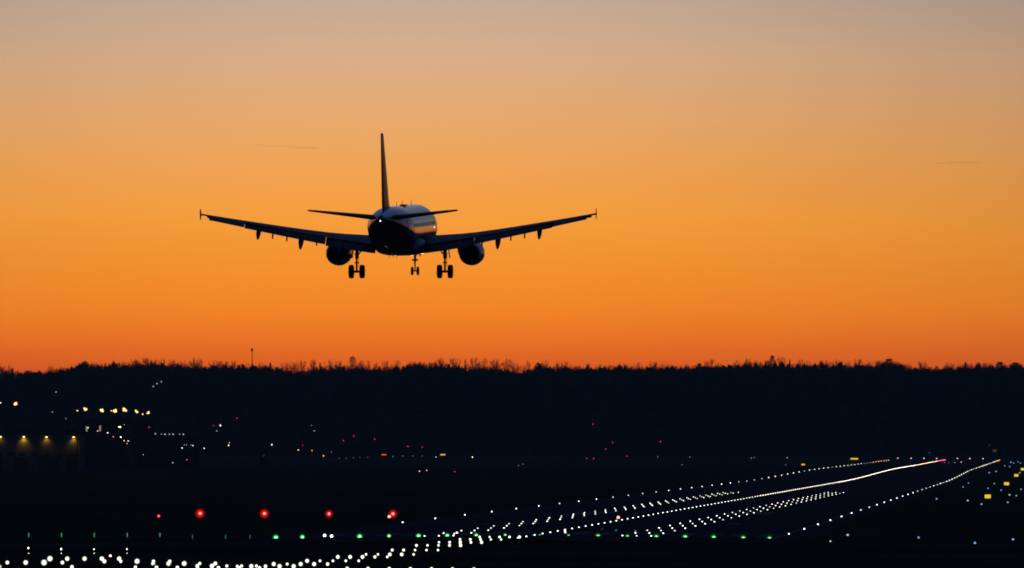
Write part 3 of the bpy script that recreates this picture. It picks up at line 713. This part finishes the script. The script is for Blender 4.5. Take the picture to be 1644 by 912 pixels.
# green threshold lights, bright core in a dim green shell painted as its halo
def glow_lamp(name, core, glass, rc, rg, h=.36):
    t = empty(name)
    bm = bmesh.new(); rod(bm, (0,0,-.05), (0,0,.05), rg*1.1, rg*1.0, 14); rod(bm, (0,0,0), (0,0,h-rg*.5), .05, .05, 8); mesh_obj('housing', bm, M['housing'], t)
    bm = bmesh.new(); ball(bm, (0,0,h), rg, 3, (1,.5,1)); mesh_obj('glass', bm, M[glass], t, True)  # halo of the lamp, drawn as a dim glowing shell
    bm = bmesh.new(); ball(bm, (.02,-rg*.5,h), rc, 2, (1,.5,1)); mesh_obj('core_lens', bm, M[core], t, True)
    return t
GR = [(443,863,1.1),(485.5,862.3,.95),(577.5,861.5,1.1),(624.5,860.5,.8),(672,860.6,1.0),(718,860.2,.95),(764.5,859.5,.85),(811,859,.6),(866.5,860,.6),(912.5,860.5,.7),(960,861.2,1.0),(1007,861.8,.85),(1053.5,862.5,1.05),(1099.8,862.7,1.05),(1145.5,863.2,1.0),(1193,864.2,1.0),(1235,865,1.0)]
for i, (px, py, s) in enumerate(GR):
    Z = 985; pr = glow_lamp('threshold_light', 'lens_green_core', 'lens_green_halo', .19*s, .42*s)
    pr.location = (gx(px, Z), Z, gz(py, Z)-.36)
    extra = 'pale-cored' if s > 1 else ('small' if s < .8 else 'bright')
    tag(pr, f'{extra} green threshold light, {ordn(i+1)} from the left in the row across the runway start', 'threshold light', 'green threshold lights')
PW = fixture('marker_light', 'lens_white', 'edge', .17)
put(PW, (gx(521.3, 985), 985, gz(861, 985)-.3), 'small white marker light, left one of a pair among the green lights', 'marker light', 'white pair in the green row')
put(PW, (gx(532.5, 985), 985, gz(862, 985)-.3), 'small white marker light, right one of a pair among the green lights', 'marker light', 'white pair in the green row')

# slim masts with green caps left of the threshold
def slim_mast(h, dim):
    t = empty('antenna_mast')
    bm = bmesh.new(); rod(bm, (0,0,-.1), (0,0,h), .05, .035, 8); rod(bm, (0,0,-.1), (0,0,.1), .16, .14, 10); mesh_obj('pole', bm, M['steel'], t)
    bm = bmesh.new(); rod(bm, (0,0,h-.40), (0,0,h-.1), .03, .065, 10); rod(bm, (0,0,h-.1), (0,0,h+.12), .065, .03, 10); mesh_obj('green_cap', bm, M['lens_green_dim'] if not dim else M['lens_cap_faint'], t)
    return t
LM('lens_cap_faint', (.10,.50,.38), .22)
for i, px in enumerate([46.5, 99, 151.7, 204.5, 257, 309.3, 362.3, 401.5]):
    Z = 845; hh = gz(857 + (3 if px > 300 else 0), Z) - gh(Z)
    t = slim_mast(hh, px > 290); t.location = (gx(px, Z), Z, gh(Z))
    if px < 210:
        bm = bmesh.new(); ball(bm, (-.03,-.06,.55 + (.12 if i == 0 else 0)), .07 if i < 2 else .05, 2, (1,.6,1.5)); ball(bm, (-.01,-.06,.08), .05, 2, (1,.6,1.4)); mesh_obj('white_reflectors', bm, M['lens_white_far'], t)  # white reflectors near the foot, drawn as glowing balls
    tag(t, f'thin upright mast with a {"faint" if px > 290 else "green"} lit cap, {ordn(i+1)} from the left', 'mast', 'slim green-capped masts')

# PAPI: four red units and a small one further left
def papi(h, big=1.0):
    t = empty('glide_slope_light')
    bm = bmesh.new(); box(bm, (0,.35,h), (1.15*big,.9,.34), bevel=.03); mesh_obj('housing', bm, M['orange_paint'], t)
    bm = bmesh.new()
    for dx in (-.45, .45):
        for dy in (.05, .65): rod(bm, (dx*big,dy,-.05), (dx*big,dy,h-.15), .035, .035, 6)
    mesh_obj('legs', bm, M['steel'], t)
    bm = bmesh.new(); ball(bm, (0,-.12,h), .78*big, 3, (1,.25,1)); mesh_obj('red_halo', bm, M['lens_red_halo'], t, True)  # red halo round the lens, drawn as a flat glowing shell
    bm = bmesh.new(); ball(bm, (.02,-.26,h+.02), .21*big, 2, (1,.5,.9)); mesh_obj('lens', bm, M['lens_red_core'], t, True)
    return t
for px, py, Z, b, lab in ((321.5,824.2,1240,1.0,'big red glide path light, leftmost of the four big ones'),(424.6,824.5,1240,.98,'big red glide path light, second of the four big ones'),(528.3,825,1240,.82,'big red glide path light, third of the four big ones'),
                    (630.8,825,1240,.9,'big red glide path light nearest the runway, a smaller red lamp touching it'),(255,828.5,1230,.45,'small lone red light left of the four big ones')):
    h = gz(py, Z) - gh(Z); t = papi(max(.3, h), b); t.location = (gx(px, Z), Z, gh(Z)); tag(t, lab, 'glide path light', 'red glide path lights')
PR = fixture('red_marker_light', 'lens_red_core', 'edge', .24)
put(PR, (gx(625, 1225), 1225, gz(829.5, 1225) - .45), 'smaller red lamp touching the rightmost big red light', 'marker light', 'single red marker lights')
put(PR, (gx(992.5, 1180), 1180, gz(831.3, 1180) - .4), 'single red lamp beside the start of the white centre line', 'marker light', 'single red marker lights')
PR2 = fixture('red_marker_light', 'lens_pink', 'edge', .12)
for px, py, lb in ((907,852,'upper of two stacked red lamps by the green threshold row'),(907.5,855,'lower of two stacked red lamps by the green threshold row'),(733.5,855,'right of two faint pink lamps above the approach bars'),(729.5,857,'left of two faint pink lamps above the approach bars'),(177.5,892,'red lamp alone among the white approach lamps at lower left')):
    Z = 1010 if py < 880 else 790
    put(PR2, (gx(px, Z), Z, gz(py, Z) - .38), lb, 'marker light', 'single red marker lights')
# green lead-off lights beside the centre line
PG = fixture('taxiway_centre_light', 'lens_green_small', 'inset', .09)
ci = 0
for a in range(10):
    for row in range(2):
        px = 945.5 + a*5.2 + row*2.6; py = 849.2 - a*.95 + (row*1.6 - .4)
        Z = 150452/(py-712)*.985; ci += 1
        put(PG, (gx(px, Z), Z, gh(Z)+.3), f'tiny green lead-off light, {ordn(a+1)} in the {"upper" if row == 0 else "lower"} of two dotted rows beside the centre line', 'taxiway light', 'green lead-off lights')
for px, py, lb in ((966,852,'alone under the double green dotted row'),(1020,855,'alone beside the first right touchdown bars'),(989,854,'alone left of the first right touchdown bar')):
    Z = 150452/(py-712)*.985; put(PG, (gx(px, Z), Z, gh(Z)+.3), 'tiny green light ' + lb, 'taxiway light', 'green lead-off lights')

# ---- small lamps all over the field: px, py, depth, colour, radius, what
def stem_lamp(lens, r):
    bm = bmesh.new(); ball(bm, (0,0,0), r, 2, (1,1,1), 1); rod(bm, (0,0,-r*.6), (0,0,-r*1.05), r*.9, r*.6, 10, 0)
    return bm
LAMPS = [
 # white lamps
 (1360.7,859,1.0,'lens_white_dim',.13,'white ground lamp right of the green row, just above it'),(1333,869,1.0,'lens_white_dim',.10,'faint white ground lamp below the end of the green row'),(1474.5,863,1.0,'lens_blue',.13,'bluish ground lamp in the empty dark at lower right, leftmost of three'),
 (1564.8,871.7,1.0,'lens_blue',.14,'bluish ground lamp at lower right, lowest of three'),(1626,866,1.0,'lens_blue',.14,'bluish ground lamp at lower right, nearest the edge'),(1553.6,803.7,1.0,'lens_white_dim',.16,'pale lamp left of the biggest yellow sign'),
]
def add_lamp(px, py, Y, lens, r, label, cat='marker light', group='small lamps scattered over the field', name='field_lamp'):
    z = gz(py, Y); g = gh(Y)
    if Y >= 4990:
        g = float(terrain(gx(px, Y), Y))
    bm = stem_lamp(lens, r); h = z - g
    if h > .2: rod(bm, (0,0,-r), (0,0,-h-.05), max(.03, r*.12), max(.04, r*.2), 6, 0)
    o = mesh_obj(name, bm, [M['housing'], M[lens]]); o.location = (gx(px, Y), Y, z)
    tag(o, label, cat, group); return o
def ground_Y(py):
    Y = 150452/(py-HOR)
    for _ in range(8): Y = (CAM_Z - gh(min(Y, 4600)) - .25)*F/(py-HOR)
    return Y
for px, py, _, c, r, lb in LAMPS: add_lamp(px, py, ground_Y(py), c, r, lb)
BL = [(1546,782,'lens_blue'),(1554.5,775.5,'lens_blue'),(1586,784,'lens_blue'),(1575.5,809.5,'lens_blue'),(1503.5,801,'lens_blue'),(1596,776.5,'lens_cyan'),(1607,787,'lens_blue'),(1620.5,794.5,'lens_white_dim'),(1617.6,806.5,'lens_blue'),(1631.5,796,'lens_blue'),(1639,785.6,'lens_blue'),
      (1588,759,'lens_blue'),(1599,757,'lens_blue'),(1613,748,'lens_blue'),(1622.6,742,'lens_white_dim'),(1627,743.5,'lens_blue'),(1634,741.5,'lens_blue'),(1638,743.5,'lens_blue'),(1621,749,'lens_blue'),(1637,759,'lens_cyan')]
for i, (px, py, c) in enumerate(sorted(BL)):
    Y = min(4700, ground_Y(py)); add_lamp(px, py, Y, c, .17 if Y < 2500 else .26, f'dim blue taxiway lamp near the yellow signs, {ordn(i+1)} counted from left', 'taxiway light', 'blue taxiway lamps at the right')
for i, px in enumerate((1441.5,1462.8,1483,1503.5,1537,1557,1578,1599)):
    add_lamp(px, 735.8+.1*i, 4640, 'lens_pink', .24, f'pinkish lamp beyond the runway end, {ordn(i+1)} from left in the top row', 'marker light', 'pink lamps beyond the runway end')
for i, (px, py) in enumerate(((1450.6,759),(1479,759),(1515,759),(1608.6,759))):
    add_lamp(px, py, 3060, 'lens_pink', .17, f'pinkish lamp right of the far centre line, {ordn(i+1)} from left in the lower row', 'marker light', 'pink lamps beside the far runway')
for i, (px, py) in enumerate(((1481.6,748.5),(1501.7,748.7),(1528.9,748),(1562.6,748.8),(1523,743),(1543,742))):
    add_lamp(px, py, 3900, 'lens_red_dim' if i % 2 == 0 else 'lens_pink', .17, f'dim red lamp under the red end of the centre line, {ordn(i+1)} of the scattered ones', 'marker light', 'red lamps beside the far runway')
for i, (px, py) in enumerate(((1463.6,758.5),(1496,758.5),(1490.5,748.3),(1514.6,748.5),(1516,742.5),(1532.6,742.6),(1424,752.5),(1410,748))):
    add_lamp(px, py, 3100 if py > 755 else 3950, 'lens_cyan', .2, f'dim green lamp beside the far runway end, {ordn(i+1)} of the scattered ones', 'taxiway light', 'green lamps beside the far runway')
def place_words(px):
    for lim, w in ((110,'by the lamplit hangars'),(215,'by the flood-lit terminal'),(340,'right of the flood-lit terminal'),(470,'below the thin ridge mast'),(600,'below the left wing'),(720,'below the landing gear'),(830,'left of the first edge lights'),(1000,'in the dark middle of the field'),(1150,'right of the dark middle'),(9999,'above the far runway')):
        if px < lim: return w
MISC = [(90,629.5,'lens_white_dim',.3,'pale'),(84,661.5,'lens_white_dim',.25,'pale'),(106,672,'lens_white_dim',.2,'pale'),(1,647,'lens_pink',.3,'pink'),
 (141.5,687,'lens_white_far',.22,'white'),(157,692,'lens_pink',.22,'pink'),(163.5,687,'lens_white_far',.22,'white'),(160.5,690,'lens_white_far',.25,'white'),(173,695,'lens_pink',.3,'pink'),(181.5,695.5,'lens_yellow',.42,'big yellow'),(182,701,'lens_orange',.18,'orange'),(193,685.8,'lens_yellow',.42,'big yellow'),(191,685.5,'lens_yellow',.3,'yellow'),(200,682,'lens_white_far',.18,'white'),
 (194,702,'lens_yellow',.35,'yellow'),(199.5,707.5,'lens_yellow',.22,'yellow'),(206,708,'lens_white_far',.22,'white'),(204,712,'lens_orange',.15,'orange'),(239.5,686,'lens_red_dim',.25,'red'),(229.5,730,'lens_yellow',.28,'yellow'),
 (15.5,711,'lens_white_far',.26,'white'),(23,711,'lens_pink',.24,'pink'),(105.5,719.5,'lens_white_far',.28,'white'),(110.5,720.5,'lens_yellow',.36,'yellow'),(2,702,'lens_orange',.38,'orange'),
 (249.7,696.5,'lens_white_dim',.34,'cold white'),(259,697,'lens_white_dim',.2,'cold white'),(265,697.3,'lens_white_dim',.36,'cold white'),(272,697.3,'lens_white_dim',.28,'cold white'),(278,697.3,'lens_white_dim',.34,'cold white'),(288.5,697.3,'lens_white_dim',.24,'cold white'),(294.5,697.5,'lens_white_dim',.34,'cold white'),
 (292.5,719.3,'lens_white_far',.24,'white'),(296,714.5,'lens_white_dim',.2,'pale'),(299.5,714.5,'lens_white_dim',.22,'pale'),(307,714.6,'lens_white_dim',.2,'pale'),(310,715.5,'lens_white_far',.18,'white'),(328,719.8,'lens_white_far',.22,'white'),(300,738,'lens_red',.2,'red'),(277.5,743,'lens_white_dim',.3,'pale'),
 (343,683,'lens_red_dim',.22,'red'),(354,683.2,'lens_white',.3,'bright white'),(348,692,'lens_white_dim',.28,'pale'),(380,671.5,'lens_red_dim',.26,'red'),(367,715.2,'lens_yellow',.28,'yellow'),(368,711,'lens_yellow',.14,'yellow'),(436.5,714,'lens_yellow',.26,'yellow'),
 (479,722.5,'lens_orange',.26,'orange'),(486,715,'lens_red_dim',.2,'red'),(501,723.5,'lens_orange',.2,'orange'),(519.5,732,'lens_orange',.25,'orange'),(532,726,'lens_red_dim',.22,'red'),(531,740.5,'lens_cyan',.2,'greenish'),(504.5,692,'lens_white_dim',.26,'pale'),(500,683,'lens_white_dim',.16,'pale'),
 (551.5,707.5,'lens_red_dim',.26,'red'),(568,700,'lens_red_dim',.26,'red'),(601.5,705,'lens_red_dim',.26,'red'),(655,717,'lens_red_dim',.27,'red'),(678,718,'lens_red_dim',.2,'red'),(700,734,'lens_pink',.2,'pink'),(758.5,734,'lens_yellow',.24,'yellow'),
 (673.5,756.5,'lens_pink',.2,'pink'),(685,755.3,'lens_pink',.18,'pink'),(730,757.5,'lens_red_dim',.22,'red'),
 (545,736,'lens_cyan',.13,'blue-green'),(556,735.5,'lens_blue',.17,'blue'),(567,735,'lens_cyan',.15,'blue-green'),(578,734.5,'lens_blue',.16,'blue'),(590,734,'lens_cyan',.16,'blue-green'),(631,733,'lens_cyan',.22,'blue-green'),(647,732.2,'lens_cyan',.22,'blue-green'),(662.5,732,'lens_cyan',.18,'blue-green'),(678,732,'lens_blue',.16,'blue'),
 (952,681,'lens_red_dim',.26,'red'),(983.5,711,'lens_red_dim',.25,'red'),(972.5,721,'lens_red_dim',.25,'red'),(942,736,'lens_red_dim',.22,'red'),(953,736.3,'lens_red_dim',.25,'red'),(1007,732.3,'lens_red_dim',.25,'red'),(1060.5,709,'lens_red_dim',.28,'red'),
 (1056,733.5,'lens_blue',.24,'blue'),(839.8,745,'lens_red_dim',.26,'red'),(832.5,747.5,'lens_blue',.22,'blue'),(1107.6,734,'lens_white_dim',.2,'pale'),(1095,746,'lens_white_dim',.18,'pale'),(1206,735.5,'lens_white_dim',.2,'pale'),(1211,734.5,'lens_white_dim',.18,'pale'),(1264,735,'lens_white_dim',.24,'pale'),(1261,746,'lens_white_dim',.15,'pale'),(1492,727,'lens_blue',.18,'blue'),(1588,715,'lens_red_dim',.14,'red')]
cnt = {}
for px, py, c, r, w in sorted(MISC):
    Y = 4500 if px > 330 else 3080 + (px % 7)*6
    if py > 741 and px > 330: Y = ground_Y(py)
    pw = place_words(px); cnt[(w, pw)] = cnt.get((w, pw), 0) + 1
    hw = 'high ' if py < 700 else 'low '
    add_lamp(px, py, Y, c, r if Y > 4000 else r*.72, f'{hw}{w} lamp {pw}, {ordn(cnt[(w,pw)])} {w} one there from left', 'lamp', 'points of light over the far airfield')
for i, (px, py) in enumerate(((246,620.5),(252,616),(259,612.8))):      # lights high on the wooded slope
    Yb = 5120.0
    for Yc in np.arange(5000, 5240, 4):
        if float(terrain(gx(px, Yc), Yc)) + 12 > gz(py, Yc): break
        Yb = Yc
    add_lamp(px, py, Yb - 4, 'lens_white_dim', .36, f'pale light high on the dark hillside, {ordn(i+1)} of three climbing to the right', 'lamp', 'three lights on the hillside')

# floodlight masts over the apron
def flood_mast(px, py, s, label):
    Y = 3000; z = gz(py, Y); g = gh(Y); t = empty('floodlight_mast', (gx(px, Y), Y, g))
    bm = bmesh.new(); rod(bm, (0,0,-.1), (0,0,z-g-.3*s), .28, .12, 10); mesh_obj('pole', bm, M['steel'], t)
    bm = bmesh.new(); lathe(bm, [(-.1,.3*s),(.0,.32*s),(.12,.05)], (0,0,z-g+.62*s), 'Z', 16); mesh_obj('head_ring', bm, M['housing'], t)
    for k in range(6):
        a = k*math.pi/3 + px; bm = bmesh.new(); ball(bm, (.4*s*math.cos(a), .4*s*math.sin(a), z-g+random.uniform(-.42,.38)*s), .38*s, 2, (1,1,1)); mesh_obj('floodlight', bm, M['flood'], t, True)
    tag(t, label, 'floodlight', 'floodlight masts over the apron')
for px, py, s, lb in ((25,648,.95,'lone warm floodlight mast left of the row above the hangars'),(137.3,657,1.0,'warm floodlight mast beginning the row, a small white lamp left of it'),(163.5,658.7,1.0,'warm floodlight mast, second in the row of six'),(184.6,659.8,1.05,'warm floodlight mast, third in the row with a dimmer lamp touching its left'),
                      (200.5,658,1.2,'largest and brightest floodlight of the row of six'),(219.5,660.6,.9,'warm floodlight mast, fifth in the row of six'),(238,662.2,.8,'small floodlight mast at the right end of the row'),(124.3,659.7,.45,'small white lamp mast just left of the floodlight row'),(229,665,.4,'small lamp mast lower between the last two floodlights'),(179,659.3,.42,'dimmer reddish lamp touching the third floodlight')):
    flood_mast(px, py, s, lb)

# ------------------------------------------------------------------ airport buildings far left
def building(name, px0, px1, pytop, Y, depth, label, mwall, wins=(), base_extra=0, pitched=False, doors=()):
    x0, x1 = gx(px0, Y), gx(px1, Y); zt = gz(pytop, Y); g = gh(Y); w = x1-x0; h = zt-g
    t = empty(name, ((x0+x1)/2, Y, g)); tag(t, label, 'building')
    bm = bmesh.new(); box(bm, (0, depth/2, h/2), (w, depth, h)); wall = mesh_obj('wall', bm, M[mwall], t)
    bm = bmesh.new()
    if pitched:
        loft(bm, [[(-w/2-.4, yy, h), (0, yy, h+w*.08), (w/2+.4, yy, h), (w/2+.4, yy, h-.25), (-w/2-.4, yy, h-.25)] for yy in (-.5, depth+.5)]); bmesh.ops.recalc_face_normals(bm, faces=bm.faces)
    else:
        box(bm, (0, depth/2, h+.2), (w+.8, depth+.8, .4)); box(bm, (w*.2, depth*.5, h+1.1), (w*.22, depth*.3, 1.4)); box(bm, (-w*.28, depth*.4, h+.8), (w*.1, depth*.2, .9))
    mesh_obj('roof', bm, M['roof'], t)
    for (u, v, ww, hh, lit) in wins:
        bm = bmesh.new(); box(bm, (-w/2+u*w, -.03, v*h), (ww, .1, hh)); f = mesh_obj('window', bm, M['steel'], wall)
        bm = bmesh.new(); box(bm, (-w/2+u*w, -.10, v*h), (ww-.25, .06, hh-.25)); mesh_obj('pane', bm, M['facade_light' if lit == 2 else ('window_lit' if lit else 'glass')], f)
    for (u, ww, hh) in doors:
        bm = bmesh.new(); box(bm, (-w/2+u*w, -.06, hh/2), (ww, .14, hh)); mesh_obj('door', bm, M['metalwall'], wall)
    return t, x0, zt, g
b1, x0, zt, g = building('hangar', -30, 62, 696, 3020, 40, 'long low hangar with orange lamps on its wall, at the far left', 'concrete', [( .12+.2*k, .45, 2.2, 1.4, False) for k in range(5)], pitched=False, doors=((.25,5,5),(.7,5,5)))
b2, *_ = building('cargo_shed', 64, 128, 697.5, 3024, 36, 'long low shed with two orange wall lamps, right of the hangar', 'concrete', [(.2+.3*k, .42, 2.0, 1.2, False) for k in range(3)], pitched=False, doors=((.35,4,4.5),(.8,4,4.5)))
b3, *_ = building('terminal_building', 132, 206, 674, 3110, 30, 'tall pale terminal block behind the small lamps under the floodlight row', 'metalwall',
              [(.17+.16*k, v, 1.3, 1.2, False) for j, v in enumerate((.62,.9)) for k in range(5)] + [(.10, .82, .9, 2.2, 2), (.39, .83, .9, 2.4, 2)])
b4, *_ = building('office_block', 213, 246, 681, 3200, 22, 'dim dark block right of the terminal under the last floodlights', 'metalwall', [(.15+.23*k, v, 1.4, 1.3, False) for j, v in enumerate((.65,.85)) for k in range(4)])
b5, *_ = building('pier_building', 244, 318, 702, 3150, 24, 'low wide pier building below the row of seven cold white lamps', 'metalwall', [(.06+.11*k, .7, 1.5, 1.2, False) for k in range(9)])
b6, *_ = building('equipment_hut', 418, 429, 720, 3500, 4, 'small pale lit hut alone in the field below the ridge mast', 'metalwall', [(.5,.6,.9,.8,True)], doors=((.2,.8,1.8),))
b7, *_ = building('cabin', 1591.5, 1602, 717, 4560, 5, 'small greenish lit cabin beyond the right end of the runway', 'metalwall', [(.5,.7,2.4,1.6,True)], doors=((.15,.8,1.9),))
def wall_lamp(px, py, Y, watt, label):
    z = gz(py, Y); t = empty('wall_lamp', (gx(px, Y), Y-.02, z)); tag(t, label, 'wall lamp', 'orange lamps on the hangar walls')
    bm = bmesh.new(); box(bm, (0,-.35,.25), (.55,.7,.12), bevel=.03); box(bm, (0,-.06,.1), (.2,.12,.5)); mesh_obj('bracket', bm, M['housing'], t)
    bm = bmesh.new(); ball(bm, (0,-.42,.06), .34, 2, (1,.8,.75)); mesh_obj('lens', bm, M['wallpack'], t, True)
    ld = bpy.data.lights.new('wall_lamp_light', 'SPOT'); ld.energy = watt*2.2; ld.color = (1,.50,.03); ld.shadow_soft_size = .15; ld.spot_size = R(130); ld.spot_blend = 1
    lo = bpy.data.objects.new('wall_lamp_light', ld); COL.objects.link(lo); lo.parent = t; lo.location = (0,-1.0,-.45); lo.rotation_euler = (R(35),0,0)
for px, py, Y, wt, lb in ((38.5,701.5,3020,230,'strongest orange wall lamp, lighting a tall patch of the hangar'),(1,701.5,3020,40,'weak orange wall lamp at the very left edge'),(74.8,702,3024,110,'orange wall lamp on the left part of the shed'),(118.5,702,3024,140,'orange wall lamp on the right part of the shed')):
    wall_lamp(px, py, Y, wt, lb)

# ------------------------------------------------------------------ lit yellow taxiway signs
def sign(px, py, wpx, hpx, face, label, Y=None):
    Y = Y or ground_Y(py + hpx*.5 + 2.5); s = Y/F; w, h = wpx*s*.84, hpx*s*.84; z = gz(py, Y); g = gh(Y)
    t = empty('taxiway_sign', (gx(px, Y), Y, g)); tag(t, label, 'sign', 'lit taxiway signs')
    bm = bmesh.new(); box(bm, (0,.12,z-g), (w+.12,.24,h+.12), bevel=.02); mesh_obj('frame', bm, M['dark'], t)
    bm = bmesh.new(); box(bm, (0,-.02,z-g), (w,.06,h), bevel=.02); mesh_obj('face', bm, M[face], t)
    for k in (-1, 1):
        bm = bmesh.new(); rod(bm, (k*w*.36,.12,-.05), (k*w*.36,.12,z-g-h/2), .05, .05, 8); mesh_obj('leg', bm, M['steel'], t)
sign(1585.5, 797, 11.5, 7, 'sign_face', 'largest lit yellow sign, nearest of the chain at the right')
sign(1615.8, 776.6, 9.5, 5.6, 'sign_face', 'lit yellow sign, second nearest of the chain at the right')
sign(1631.5, 763.2, 8, 4.8, 'sign_face', 'lit yellow sign, third of the chain at the right')
sign(1642, 753.3, 8, 4.6, 'sign_face', 'farthest lit yellow sign of the chain, at the very edge')
sign(1371.5, 736.6, 14.5, 2.8, 'sign_face', 'long flat yellow sign above the far left edge lights', 4550)
sign(1289.3, 745.8, 6.5, 2.6, 'sign_face', 'small amber sign alone above the left edge lights')
sign(711, 730, 9.5, 2.4, 'sign_face', 'yellow lit sign in the middle distance beside a pink lamp', 4520)
sign(616.5, 730, 9, 2.0, 'sign_face_red', 'flat red lit sign left of the blue-green lamps', 4520)

# ------------------------------------------------------------------ two thin streaks of cloud
def streak(px0, py0, px1, py1, th, label):
    Y = 24000; a = Vector((gx(px0, Y), Y, gz(py0, Y))); b = Vector((gx(px1, Y), Y, gz(py1, Y)))
    bm = bmesh.new(); rings = []; r0 = th*Y/F
    for k in range(25):
        u = k/24; c = a.lerp(b, u); r = r0*(math.sin(math.pi*u)**.6)*(.7+.5*math.sin(u*17+px0)**2) + .05
        c.z += .8*math.sin(u*5+px0)
        rings.append([c + Vector((0, 30*math.cos(q)*r/r0, r*math.sin(q))) for q in [2*math.pi*j/16 for j in range(16)]])
    loft(bm, rings); o = mesh_obj('cloud', bm, M['cloud'], smooth=True); tag(o, label, 'cloud', kind='stuff')
m = bpy.data.materials.new('thin_cloud'); m.use_nodes = True; n = m.node_tree.nodes; l = m.node_tree.links; n.clear()
tr = n.new('ShaderNodeBsdfTransparent'); df = n.new('ShaderNodeBsdfDiffuse'); df.inputs[0].default_value = (.6,.5,.45,1); lw = n.new('ShaderNodeLayerWeight'); lw.inputs[0].default_value = .5
mx = n.new('ShaderNodeMixShader'); f = nmath('MULTIPLY', nmath('SUBTRACT', 1.0, lw.outputs['Facing'], nodes=n, links=l), .13, nodes=n, links=l)
l.new(f, mx.inputs[0]); l.new(tr.outputs[0], mx.inputs[1]); l.new(df.outputs[0], mx.inputs[2]); ou = n.new('ShaderNodeOutputMaterial'); l.new(mx.outputs[0], ou.inputs[0])
M['cloud'] = m
streak(405, 232.5, 475, 235.8, .8, 'faint left part of the thin dark streak of cloud above the wing')
streak(462, 235.0, 514, 238.5, 1.5, 'short darker streak of cloud left of the tail fin')
streak(1494, 261.8, 1578, 260.8, 1.2, 'thin straight streak of cloud near the upper right edge')

# ------------------------------------------------------------------ thin dusk haze over the airfield
hz = bpy.data.materials.new('dusk_haze'); hz.use_nodes = True; n = hz.node_tree.nodes; l = hz.node_tree.links; n.clear()
pv_ = n.new('ShaderNodeVolumePrincipled'); pv_.inputs['Color'].default_value = (.80,1,.88,1); pv_.inputs['Density'].default_value = 3.0e-5; pv_.inputs['Anisotropy'].default_value = 0
ou = n.new('ShaderNodeOutputMaterial'); l.new(pv_.outputs[0], ou.inputs['Volume'])
bm = bmesh.new(); box(bm, (0, 4750, 38.5), (16600, 15100, 79)); tag(mesh_obj('haze', bm, hz), kind='stuff')
